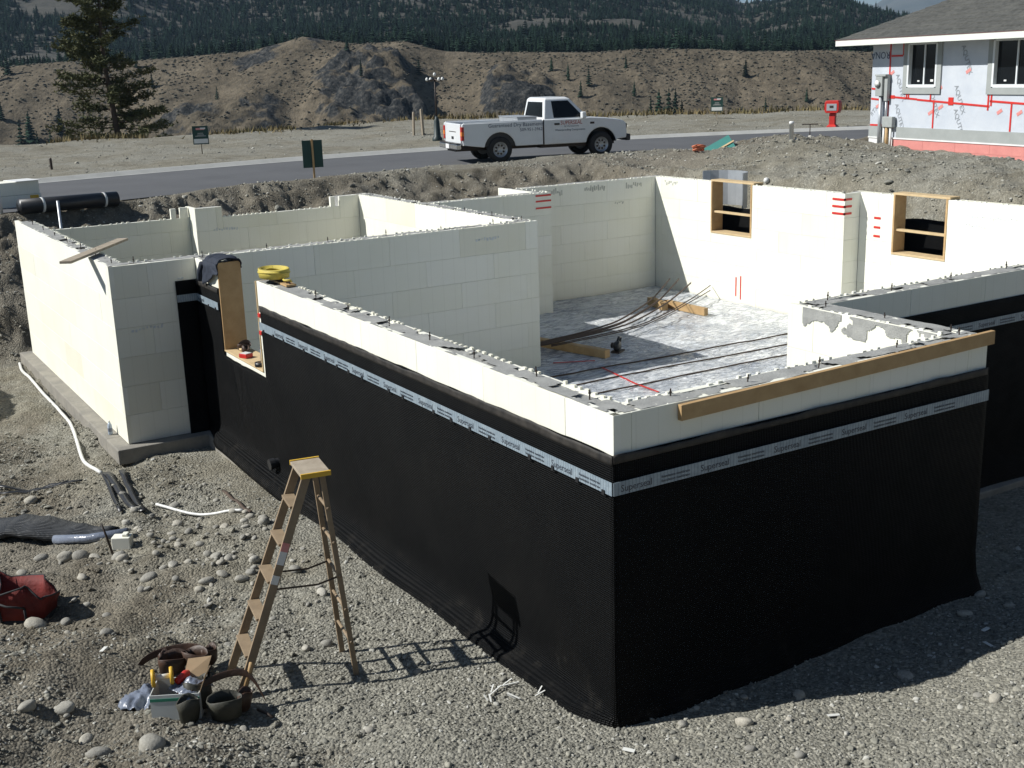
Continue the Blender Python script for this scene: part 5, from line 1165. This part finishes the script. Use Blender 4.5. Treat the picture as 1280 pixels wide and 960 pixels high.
dr_ = thing('cordless_drill', at_box(.03, .10, .20), 'dark red cordless drill lying in the tool carton', 'drill', R(40))
MB().lathe([(.015,-.10),(.03,-.09),(.034,.03),(.022,.05),(.014,.09)], 14, (0,0,.05), 'x').build('body', M['red_paint'], dr_, True); MB().beam((-.05,0,.03),(-.08,0,-.07),.035,.045).build('grip', M['red_paint'], dr_, bevel=.01); MB().box(-.12,-.05,-.03,.03,-.10,-.06).build('battery', M['steel_dark'], dr_, bevel=.008)
def crumple(name, x, y, sx_, sy, z0, h, rz, m, label, cat, seed, hang=0.0):
    U, V = np.meshgrid(np.linspace(-1, 1, 26), np.linspace(-1, 1, 26)); r2 = np.sqrt(U**2+V**2)
    Z = h*(1-.6*r2**2) + h*.9*fbm(U*1.7+seed, V*1.7, 4, seed) - hang*sst(.6, 1.3, r2)
    X_ = U*sx_*(1+.12*fbm(U*2, V*2, 2, seed+3)); Y_ = V*sy*(1+.12*fbm(U*2+9, V*2, 2, seed+4))
    o = link(name, grid_mesh(name, X_, Y_, np.maximum(Z, -hang-.02)), m); o.location = (x, y, z0); o.rotation_euler = (0, 0, rz); o.modifiers.new('s', 'SOLIDIFY').thickness = .003; return tag(o, label, cat)
p_ = at_box(.10, 0, .19); crumple('plastic_bag', p_[0], p_[1], .13, .12, p_[2], .07, .3, M['bag_plastic'], 'crumpled blue-grey plastic bag stuffed into the tool carton', 'plastic bag', 4)
crumple('plastic_bag', -2.92, 2.46, .17, .14, gz(-2.92,2.46)+.01, .08, .8, M['bag_plastic'], 'blue-grey plastic bag lying on the gravel behind the tool carton', 'plastic bag', 8)
def pouch(parent, x, y, z, r, h, m, rz=0, tilt=0):
    n = 14; mb = MB(); prof = [(0, .55), (.15, .85), (.6, 1.0), (1.0, 1.06)]
    base = len(mb.v)
    for t_, s_ in prof:
        for k in range(n):
            a = 2*math.pi*k/n; wob = 1+.08*math.sin(3*a+t_*4+x*30); mb.v.append((math.cos(a)*r*s_*wob, math.sin(a)*r*.62*s_*wob, h*t_+.02*math.sin(2*a+y*20)*t_))
    for i in range(len(prof)-1):
        for k in range(n): a = i*n+k; b = i*n+(k+1) % n; mb.f.append((a, b, b+n, a+n))
    mb.f.append(tuple(range(n))[::-1])
    o = mb.build('pouch', m, parent, True); o.location = (x, y, z); o.rotation_euler = (tilt, 0, rz); sm_ = o.modifiers.new('s', 'SOLIDIFY'); sm_.thickness = .008; return o
def belt(parent, pts, w_, m, nm='belt_strap'):
    v = []; f = []
    for i, p in enumerate(pts): v += [(p[0], p[1], p[2]), (p[0]+.01*math.sin(i), p[1]+.015, p[2]+w_)]
    for i in range(len(pts)-1): f.append((2*i, 2*i+2, 2*i+3, 2*i+1))
    me = bpy.data.meshes.new(nm); me.from_pydata(v, [], f); o = link(nm, me, m, parent, True); o.modifiers.new('s', 'SOLIDIFY').thickness = .007; s2 = o.modifiers.new('u', 'SUBSURF'); s2.levels = 1; s2.render_levels = 2; return o
b1 = thing('tool_belt', (-2.50, 2.80, gz(-2.50,2.80)-.005), 'dark brown leather tool belt with pouches lying in a heap behind the carton', 'tool belt', R(-20))
belt(b1, [(-.36,-.02,.0),(-.33,.06,.05),(-.22,.11,.09),(-.05,.13,.11),(.12,.11,.12),(.24,.03,.10),(.26,-.08,.04)], .07, M['leather'])
pouch(b1, -.06,-.02,0,.12,.17,M['leather'],.3,.15); pouch(b1, .14,-.03,0,.11,.19,M['leather'],-.4,.1); pouch(b1, .25,.05,0,.08,.15,M['leather'],.9,-.1); pouch(b1, -.12,.02,0.02,.05,.15,M['leather'],.9,-.1)
b2 = thing('tool_belt', (-2.46, 1.92, gz(-2.46,1.92)-.005), 'olive and black tool belt with open pouches leaning against the carton', 'tool belt', R(-15))
pouch(b2, -.22,-.08,0,.085,.22,M['leather_olive'],.2,.05); pouch(b2, .06,-.10,0,.13,.20,M['leather_olive'],-.1,.12); pouch(b2, -.12,.06,.04,.11,.24,M['leather_olive'],.5,-.1); pouch(b2, .20,-.02,0,.07,.17,M['leather'],.7,.1)
belt(b2, [(-.2,-.02,.20),(-.05,.03,.25),(.12,.05,.28),(.26,.03,.27),(.33,-.02,.14),(.38,-.06,.02)], .06, M['leather'])
MB().tube([(.20,.02,.12),(.27,.05,.30),(.29,.06,.36)], [.014,.016,.018], 8).build('hammer_handle', M['wood'], b2, True); MB().tube([(.30,-.08,.02),(.36,-.16,.02),(.40,-.22,.01)], .012, 8).build('hook', M['steel_dark'], b2, True)
M['red_cloth'] = mat('red_canvas', (.20,.018,.013), (.085,.009,.008), 5, .75, bstr=.5, bscale=18, bdist=.02); M['black_cloth'] = mat('black_canvas', (.016,.017,.02), (.028,.028,.03), 5, .8, bstr=.4, bscale=18)
rbx, rby = -3.40, 4.95; rbz = gz(rbx, rby)
rg = thing('tool_bag', (rbx, rby, rbz-.02), 'slumped red canvas tool bag with black base lying open', 'bag', R(-35)); rg.scale = (.88, .88, .92)
def bag_ring(z, sx_, sy, seed, amp): return [(math.copysign(abs(math.cos(a))**.6, math.cos(a))*sx_*(1+amp*math.sin(3*a+seed)+amp*.35*math.sin(9*a+seed*5)), math.copysign(abs(math.sin(a))**.6, math.sin(a))*sy*(1+amp*math.cos(2*a+seed)), z+amp*.35*math.sin(2*a+seed*2)+amp*.12*math.sin(7*a+seed*3)) for a in np.linspace(0, 2*math.pi, 28, endpoint=False)]
def loft(rings, nm, m, parent, closed_bottom=False):
    n = len(rings[0]); mb = MB(); mb.v = [tuple(map(float, q)) for r_ in rings for q in r_]
    for i in range(len(rings)-1):
        for k in range(n): a = i*n+k; b = i*n+(k+1) % n; mb.f.append((a, b, b+n, a+n))
    if closed_bottom: mb.f.append(tuple(range(n))[::-1])
    o = mb.build(nm, m, parent, True); o.modifiers.new('s', 'SOLIDIFY').thickness = .012; return o
def bag_ring(z, sx_, sy, seed, amp):
    out = []
    for a in np.linspace(0, 2*math.pi, 44, endpoint=False):
        c_, s_ = math.cos(a), math.sin(a); x = math.copysign(abs(c_)**.42, c_)*sx_; y = math.copysign(abs(s_)**.42, s_)*sy
        f_ = 1+amp*(.5*math.sin(3*a+seed)+.35*math.sin(8*a+seed*4)); out.append((x*f_, y*f_, z*(1+amp*.9*math.sin(2*a+seed*2)+amp*.5*math.sin(5*a+seed))))
    return out
loft([bag_ring(0,.29,.19,1,.02), bag_ring(.05,.31,.205,1,.04), bag_ring(.13,.315,.21,1.3,.06)], 'bag_base', M['black_cloth'], rg, True)
R3 = bag_ring(.37,.35,.25,2.0,.26)
loft([bag_ring(.125,.318,.213,1.3,.06), bag_ring(.22,.32,.205,1.6,.13), bag_ring(.30,.34,.235,1.8,.20), R3], 'bag_side', M['red_cloth'], rg)
MB().tube(R3+[R3[0]], .010, 6).build('rim_piping', M['black_cloth'], rg, True)
for sg in (-1, 1):
    for x in (-.14, .14): MB().tube([(x, sg*.205, .03), (x, sg*.222, .16), (x*1.02, sg*.235, .27)], .014, 5).build('strap', M['black_cloth'], rg, True)
    MB().tube([(-.14,sg*.235,.27),(-.10,sg*.29,.34),(.0,sg*.33,.33),(.10,sg*.30,.31),(.14,sg*.235,.27)], .013, 6).build('handle', M['black_cloth'], rg, True)
MB().tube([(-.15,.02,.16),(.12,.0,.20)], .03, 8).build('tool_handle', M['steel_dark'], rg, True)

# membrane offcut roll, foam chunk, stakes and hoses on the gravel
def gpath(pts, dz=.0): return [(x, y, gz(x, y)+dz) for x, y in pts]
mr_ = thing('membrane_offcut', (-2.9, 7.2, gz(-2.9,7.2)), 'half-flattened roll of grey-black dimpled membrane lying on the gravel', 'membrane roll')
A0 = Vector((-4.6, 9.0)); A1 = Vector((-2.15, 6.55)); n = 40
U = np.linspace(0, 1, n); TH = np.linspace(0, 2*math.pi*1.35, 34); UU, TT = np.meshgrid(U, TH)
dirv = (A1-A0).normalized(); side = Vector((-dirv.y, dirv.x)); rad = .20*(1-.12*TT/8.5)*(1-.55*sst(.72, 1.0, UU)); 
cx_ = A0.x+(A1.x-A0.x)*UU + side.x*np.cos(TT)*rad*1.25; cy_ = A0.y+(A1.y-A0.y)*UU + side.y*np.cos(TT)*rad*1.25
base_z = np.interp(U, U, [gz(A0.x+(A1.x-A0.x)*q, A0.y+(A1.y-A0.y)*q) for q in U])[None,:]
cz_ = base_z + .105*(1-.5*sst(.75,1,UU)) + np.sin(TT)*rad*.50 + .012*fbm(UU*9, TT*1.3, 3, 5)
M['membrane_sheen'] = M['membrane'].copy(); M['membrane_sheen'].name = 'sheen_grey_membrane'  # greyish sheen of the roll put in as a lighter base colour
for e in [x for x in M['membrane_sheen'].node_tree.nodes if x.type == 'VALTORGB'][0].color_ramp.elements: e.color = tuple(c*13 for c in e.color[:3])+(1,)
me = grid_mesh('rolled_sheet', cx_+2.9, cy_-7.2, cz_-gz(-2.9,7.2)); solid(link('rolled_sheet', me, M['membrane_sheen'], mr_), .005)
pz = [(-2.75, 6.82), (-2.45, 6.55), (-2.08, 6.22)]
MB().tube([(x+2.9, y-7.2, gz(x, y)-gz(-2.9,7.2)+.05) for x, y in pz], .05, 12).build('core_tube', M['bag_plastic'], mr_, True)
fc = thing('foam_chunk', (-2.17, 6.05, gz(-2.17,6.05)-.01), 'small white block of foam beside the membrane roll', 'foam block', R(-30)); MB().box(-.11,.09,-.07,.07,0,.14).build('block', M['foam'], fc, bevel=.008); MB().box(.0,.06,-.04,.05,.14,.17).build('broken_edge', M['foam'], fc, bevel=.008)
st_ = MB().tube([(0,0,-.05),(-.05,.02,.22),(-.09,.03,.40)], [.014,.013,.010], 6).build('steel_stake', M['steel_dark'], None, True); st_.location = (-2.33, 5.78, gz(-2.33,5.78)); tag(st_, 'dark steel stake leaning out of the gravel by the membrane roll', 'stake')
hp = [(-1.42,16.9),(-1.52,16.1),(-1.50,15.0),(-1.47,13.4),(-1.50,12.2),(-1.64,11.0),(-1.76,10.0),(-1.70,9.2)]
hq = []
for i in range(len(hp)-1):
    for t_ in np.linspace(0, 1, 6, endpoint=False): hq.append((hp[i][0]*(1-t_)+hp[i+1][0]*t_, hp[i][1]*(1-t_)+hp[i+1][1]*t_))
hq.append(hp[-1]); hq = np.array(hq)
for _ in range(3): hq[1:-1] = .25*hq[:-2]+.5*hq[1:-1]+.25*hq[2:]
_lz = np.array([gz(*q) for q in hq]); _lz = np.convolve(np.pad(_lz, 2, 'edge'), np.ones(5)/5, 'valid')+.03
tag(MB().tube([(q[0], q[1], z) for q, z in zip(hq.tolist(), _lz)], .026, 8).build('white_hose', M['white_plastic'], None, True), 'long white plastic hose lying beside the concrete footing', 'hose')
_hp = np.array([(-1.45,7.42),(-1.25,6.95),(-.97,6.6),(-.72,6.36)]); _ht = np.linspace(0, 3, 25); _hx = np.stack([np.interp(_ht, range(4), _hp[:,k]) for k in (0,1)], -1)
for _ in range(8): _hx[1:-1] = .25*_hx[:-2]+.5*_hx[1:-1]+.25*_hx[2:]
_hz = np.array([gz(*q) for q in _hx]); _hz = np.convolve(np.pad(_hz, 4, 'edge'), np.ones(9)/9, 'valid')+.03
tag(MB().tube([(q[0], q[1], z) for q, z in zip(_hx, _hz)], .018, 8).build('white_hose', M['white_plastic'], None, True), 'short curved piece of white hose on the open gravel', 'hose')
#(-1.25,6.95),(-1.12,6.75),(-.97,6.6),(-.84,6.46),(-.72,6.36)], .02), .018, 8).build('white_hose', M['white_plastic'], None, True), 'short curved piece of white hose on the open gravel', 'hose')
def flat_strip(a, b, w_, label, m='black_plastic', nm='membrane_strip'):
    pts = [(a[0]+(b[0]-a[0])*t_, a[1]+(b[1]-a[1])*t_) for t_ in np.linspace(0, 1, 9)]; d = Vector((b[0]-a[0], b[1]-a[1])).normalized(); s_ = Vector((-d.y, d.x))*w_/2
    v = []; f = []
    for i, (x, y) in enumerate(pts): z = gz(x, y)+.022+.012*math.sin(i*1.7); v += [(x-s_.x, y-s_.y, z), (x+s_.x, y+s_.y, z+.012)]
    for i in range(8): f.append((2*i, 2*i+1, 2*i+3, 2*i+2))
    me = bpy.data.meshes.new(nm); me.from_pydata(v, [], f); o = link(nm, me, M[m], None, True); o.modifiers.new('s', 'SOLIDIFY').thickness = .006; tag(o, label, 'strip')
GB = 'black strips at the end of the white hose'
flat_strip((-1.70,9.12), (-1.86,7.5), .05, 'narrow black strip leading on from the end of the white hose'); flat_strip((-1.67,9.05), (-1.72,7.35), .09, 'wide black strip in the bunch at the end of the white hose'); flat_strip((-1.52,8.8), (-1.66,7.2), .075, 'black strip lying apart at the edge of the bunch by the hose')
flat_strip((-2.95,9.55), (-1.98,9.0), .045, 'thin dark strip lying alone left of the hose end'); flat_strip((-2.95,9.38), (-2.15,9.02), .035, 'shorter dark strip lying against the longer one'); flat_strip((-.64,7.35), (-.68,6.2), .035, 'straight thin dark stick touching the short white hose', 'rust', 'dark_stick')
bt_ = thing('plastic_bottle', (-1.27, 10.4, ZB-.005), 'small clear plastic bottle standing on the footing', 'bottle'); M['clear'] = mat('clear_plastic', (.45,.52,.60), (.38,.45,.54), 5, .12)
MB().lathe([(.028,0),(.033,.01),(.033,.13),(.028,.15),(.012,.185)], 14).build('body', M['clear'], bt_, True); MB().lathe([(.014,.185),(.014,.205)], 12).build('cap', M['white_plastic'], bt_, True); MB().lathe([(.0335,.05),(.0335,.10)], 14, cap=False).build('label', M['bag_plastic'], bt_, True)
# scraps in the corner by the ladder's shadow and along the gravel
M['scrap'] = mat('white_scrap', (.74,.74,.70), (.62,.62,.58), 8, .6)
for i, (x, y, l, a) in enumerate([(-.50,.95,.16,.4),(-.42,.80,.12,2.0),(-.60,.86,.10,1.2),(-.36,.98,.18,-.3),(-.20,.72,.14,.1)]):
    o = MB().beam((-l/2,0,.02),(l/2,0,.035),.012,.006).beam((-l/5,.02,.02),(l/4,.045,.05),.010,.006).build('plastic_scrap', M['scrap']); o.location = (x, y, gz(x, y)); o.rotation_euler = (0,0,a); tag(o, 'white plastic offcut in the litter at the foot of the membrane', 'scrap', 'white scraps by the membrane')
for i, (x, y) in enumerate([(3.3,-.75),(3.0,-1.0),(1.3,-.95),(-3.0,3.35),(-.15,-.35),(3.95,.6)]):
    o = MB().beam((-.045,0,.012),(.045,.01,.02),.035,.004).build('paper_scrap', M['scrap']); o.location = (x, y, gz(x, y)+.004); o.rotation_euler = (.1,.1,i*1.3); tag(o, 'small white scrap lying alone on the gravel', 'scrap', 'white scraps on the gravel')

# things on the walls
jk = thing('jacket', (0.14, 8.99, H), 'dark navy jacket draped over the wall beside the window opening', 'jacket'); M['navy'] = mat('navy_cloth', (.018,.026,.045), (.010,.014,.026), 6, .85, bstr=.5, bscale=12, bdist=.02)
U, V = np.meshgrid(np.linspace(-1, 1, 40), np.linspace(-1, 1, 26))
xx = np.interp(U, [-1, -.40, -.28, .28, .42, 1], [-.19, -.175, -.15, .13, .17, .18]); zz = np.interp(U, [-1, -.40, -.25, 0, .3, .45, 1], [-.30, -.02, .075, .10, .085, .02, -.16])
yy = V*.30*(1+.10*np.sin(U*5)) + .05*U; drop = (1-np.abs(V)**3)
zz = zz*np.where(zz < 0, .35+.65*sst(-1, 1, V+.4*np.sin(U*3)), 1) + .035*fbm(U*2.2, V*2.6, 3, 7); xx = xx + .02*fbm(U*3, V*4, 3, 9) - .03*np.where(U < -.4, np.abs(fbm(V*3, U*2, 2, 3)), 0)
me = grid_mesh('cloth', xx, yy, np.where(np.abs(U) < .45, np.maximum(zz, .03), zz)); solid(link('cloth', me, M['navy'], jk), .012)
MB().tube([(-.18,.27,-.02),(-.20,.36,-.14),(-.19,.42,-.26)], [.05,.045,.04], 8).build('sleeve', M['navy'], jk, True)
cl = thing('strap_coil', (.14, 7.02, H+.012), 'coil of flat yellow strap lying on top of the wall by the window', 'strap'); M['strap'] = mat('yellow_strap', (.58,.47,.09), (.48,.38,.07), 8, .65)
for i in range(7):
    r_ = .20-.012*i; MB().tube([(math.cos(a)*r_*.72, math.sin(a)*r_+.02*math.sin(i), .035+.055+.010*math.sin(a*2+i)) for a in np.linspace(0, 2*math.pi, 25)], .012, 4, False).build('coil_turn', M['strap'], cl, True)
for i in range(3):
    r_ = .205-.012*i; MB().lathe([(r_*.9,.03+.002*i),(r_*.93,.12),(r_*.86,.125),(r_*.84,.03)], 26, (0,0,0)).build('coil_turn', M['strap'], cl, True).scale = (.78, 1.05, 1)
MB().tube([(.02,-.18,.03),(.0,-.28,.03),(.03,-.36,.04),(.05,-.33,.02)], .012, 5).build('strap_tail', M['strap'], cl, True)
bd = MB().beam((.20,7.24,H+.018),(.17,6.55,H+.022),.12,.022).build('board_scrap', M['wood']); tag(bd, 'short flat board under the yellow strap coil', 'board'); cl.location.z = H+.034; cl.scale = (1.2, 1.2, 1.15)
b2d = MB().beam((-1.62,10.22,H+.055),(-.42,11.95,H+.075),.16,.035).build('loose_board', M['wood_grey']); tag(b2d, 'weathered grey board lying across the top of the left wall', 'board')
wz = WIN[2]+.022
tt = thing('leather_gloves', (.18, 8.55, wz), 'crumpled brown work gloves in the corner of the window opening', 'gloves'); pouch(tt, 0,0,0,.10,.10,M['leather'],.3,.3); pouch(tt, -.04,-.14,0,.08,.07,M['leather'],1.3,.4); MB().tube([(-.06,-.05,.03),(-.02,-.20,.02)], .02, 8).build('cuff', M['wood_pale'], tt, True)
rc = thing('red_tin', (.06, 8.10, wz), 'small red tin lying in the window opening', 'tin', .4); MB().box(-.06,.06,-.07,.07,0,.055).build('body', M['red_paint'], rc, bevel=.008); MB().box(-.05,.05,-.06,.06,.055,.062).build('lid', M['white_plastic'], rc, bevel=.003)
cn = thing('metal_can', (.20, 7.80, wz), 'grey metal can standing in the window opening', 'can'); MB().lathe([(.05,0),(.05,.16),(.048,.165),(.045,.155),(.045,.15)], 18).build('body', M['galv'], cn, True); MB().lathe([(.052,.155),(.054,.16),(.052,.165)], 18, cap=False).build('rim', M['chrome'], cn, True)
bk = thing('black_tape_roll', (.05, 7.52, wz), 'roll of black tape lying on the window sill', 'tape roll'); MB().lathe([(.04,0),(.075,0),(.075,.05),(.04,.05),(.04,0)], 20, cap=False).build('roll', M['black_plastic'], bk, True); MB().lathe([(.036,0),(.041,0),(.041,.05),(.036,.05),(.036,0)], 20, cap=False).build('core', M['card_brown'], bk, True)

# ------------------------------------------------------------------ stones and gravel on the ground
def stone_mesh(seed):
    bm = bmesh.new(); bmesh.ops.create_icosphere(bm, subdivisions=3, radius=1.0); r_ = random.Random(seed)
    sx_, sy, sz = 1.0, r_.uniform(.65,.9), r_.uniform(.45,.65); o1, o2 = r_.uniform(0,50), r_.uniform(0,50)
    for v in bm.verts:
        c = v.co; nz = float(fbm(np.array([c.x*.9+o1+c.z]), np.array([c.y*.9+o2-c.z]), 2, seed)[0]); v.co = Vector((c.x*sx_, c.y*sy, c.z*sz))*(1+.28*nz)
    me = bpy.data.meshes.new('stone'); bm.to_mesh(me); bm.free(); me.polygons.foreach_set('use_smooth', [True]*len(me.polygons)); me.materials.append(M['cobble']); return me
SM = [stone_mesh(i+1) for i in range(7)]
def stone(x, y, r, sink=.35):
    o = bpy.data.objects.new('stone', random.choice(SM)); C.objects.link(o); o.parent = ground; o.location = (x, y, gz(x, y)+r*(.5-sink)); o.scale = (r, r, r*random.uniform(.9,1.2)); o.rotation_euler = (random.uniform(-.3,.3), random.uniform(-.3,.3), random.uniform(0,6.3))
def free(x, y): return not ((x > -.45 and y > -.06 and y < 10) or (x > -1.5 and y > 9.5) or (-2.95 < x < -2.2 and 1.75 < y < 3.1) or (x > A_-.1 and y > 1.6 and False))
for x, y, r in [(-3.39,1.82,.10),(-3.06,1.63,.11),(-3.42,2.15,.065),(-3.75,2.55,.07),(-3.50,2.50,.085),(-3.36,4.55,.10),(-3.1,4.5,.055),(-2.30,5.72,.09),(-1.35,4.95,.08),(-1.15,4.75,.075),(-1.55,4.6,.07),(-1.75,4.45,.09),(-1.42,4.35,.085),(3.55,-.35,.07),(2.2,-.85,.075),(1.35,-.55,.06),(.72,-.62,.07),(-2.62,6.1,.085),(-2.75,6.3,.09),(-2.95,6.55,.08),(-2.5,5.95,.07),(-2.2,4.9,.09),(-1.9,5.1,.07)]: stone(x, y, r)
cnt = 0
while cnt < 190:
    q = random.random()
    if q < .5: x, y = random.gauss(-1.5, .65), random.gauss(5.6, 1.3)
    elif q < .8: x, y = random.uniform(-4.2, -.6), random.uniform(1.2, 9.3)
    else: x, y = random.uniform(-1.5, 4.5), random.uniform(-2.2, -.1)
    if not free(x, y): continue
    stone(x, y, min(.095, max(.028, random.lognormvariate(-3.25, .33))), .3); cnt += 1
def cloud(n, xr, yr, szf, okf, seed):
    g_ = np.random.default_rng(seed); x = g_.uniform(*xr, n); y = g_.uniform(*yr, n); k = okf(x, y, g_); x, y = x[k], y[k]; z = ground_h(x, y); sz = szf(g_, len(x))
    return np.stack([x, y, z+sz*.12], -1), np.stack([g_.uniform(-.5,.5,len(x)), g_.uniform(-.5,.5,len(x)), g_.uniform(0,6.28,len(x))], -1), np.stack([sz, sz*g_.uniform(.6,.95,len(x)), sz*g_.uniform(.4,.75,len(x))], -1)
def freev(x, y): return ~((x > -.03) & (y > -.02) & (x < A_)) & ~((x > A_-.1) & (y > 1.85)) & ~((x > -1.2) & (y > 9.7))
def ok_near(x, y, g_):
    pat = fbm(x*.8, y*.8, 4, 101)*1.6 - .14 + .5*sst(-2.4, -1.0, x)*sst(3.6, 2.2, y); dist = np.hypot(x+4.7, y+6.5)
    return freev(x, y) & (pat+.8*g_.random(len(x)) > .2) & (g_.random(len(x)) < np.clip((10/dist)**1.6, .12, 1)) & (y > -3.2+.0*x)
a, b, c = cloud(150000, (-5.2, 6.0), (-3, 13), lambda g_, n: np.clip(g_.lognormal(-4.62, .42, n), .005, .035), ok_near, 1)
scatter('gravel', a, b, c, None, 'loose grey gravel covering the ground around the foundation', M['pebble'], None, 2)
def ok_clod(x, y, g_): return freev(x, y) & (fbm(x*.9, y*.9, 3, 121) + .5*g_.random(len(x)) > .22) & (x < -.6)
a, b, c = cloud(4500, (-5.2, 0), (.5, 12), lambda g_, n: np.clip(g_.lognormal(-4.15, .45, n), .008, .045), ok_clod, 6)
scatter('dirt_clods', a, b, c, None, 'crumbly lumps of dry soil strewn over the trampled ground', M['ground'], None, 2)
def ok_bank(x, y, g_):
    ry = road_y(x); return (((y > 17.3) & (y < ry-7.5)) | ((x > 12.9) & (y < ry-7.5)) | ((x < -2.2) & (y > 8))) & ~((x > 20.6) & (y < 18.6)) & (fbm(x*.7, y*.7, 3, 111)+.7*g_.random(len(x)) > .12)
a, b, c = cloud(42000, (-6, 23), (2, 24), lambda g_, n: np.clip(g_.lognormal(-4.0, .5, n), .010, .10), ok_bank, 2)
scatter('bank_rubble', a, b, c, None, 'stony rubble strewn over the excavated banks', M['pebble'], None, 2)
a, b, c = cloud(7000, (-8, 48), (26, 55), lambda g_, n: np.clip(g_.lognormal(-3.8, .5, n), .015, .09), lambda x, y, g_: (y > road_y(x)+.7) & (y < edge_y(x)), 3)
scatter('field_stones', a, b, c, None, 'small stones scattered over the gravel field', M['pebble'], None, 1)
# ------------------------------------------------------------------ the air of the valley
hz = MB().box(-7600, 7600, -3200, 7600, -37, 620).build('haze', None); tag(hz, 'thin blue summer haze filling the valley air', None, None, 'stuff')
hm = bpy.data.materials.new('haze_air'); hm.use_nodes = True; ht = hm.node_tree; ht.nodes.remove(ht.nodes['Principled BSDF'])
pv = ht.nodes.new('ShaderNodeVolumePrincipled'); pv.inputs['Density'].default_value = .00009; pv.inputs['Color'].default_value = (.50, .74, 1.0, 1); pv.inputs['Anisotropy'].default_value = .2
ht.links.new(pv.outputs[0], ht.nodes['Material Output'].inputs['Volume']); hz.data.materials.append(hm)
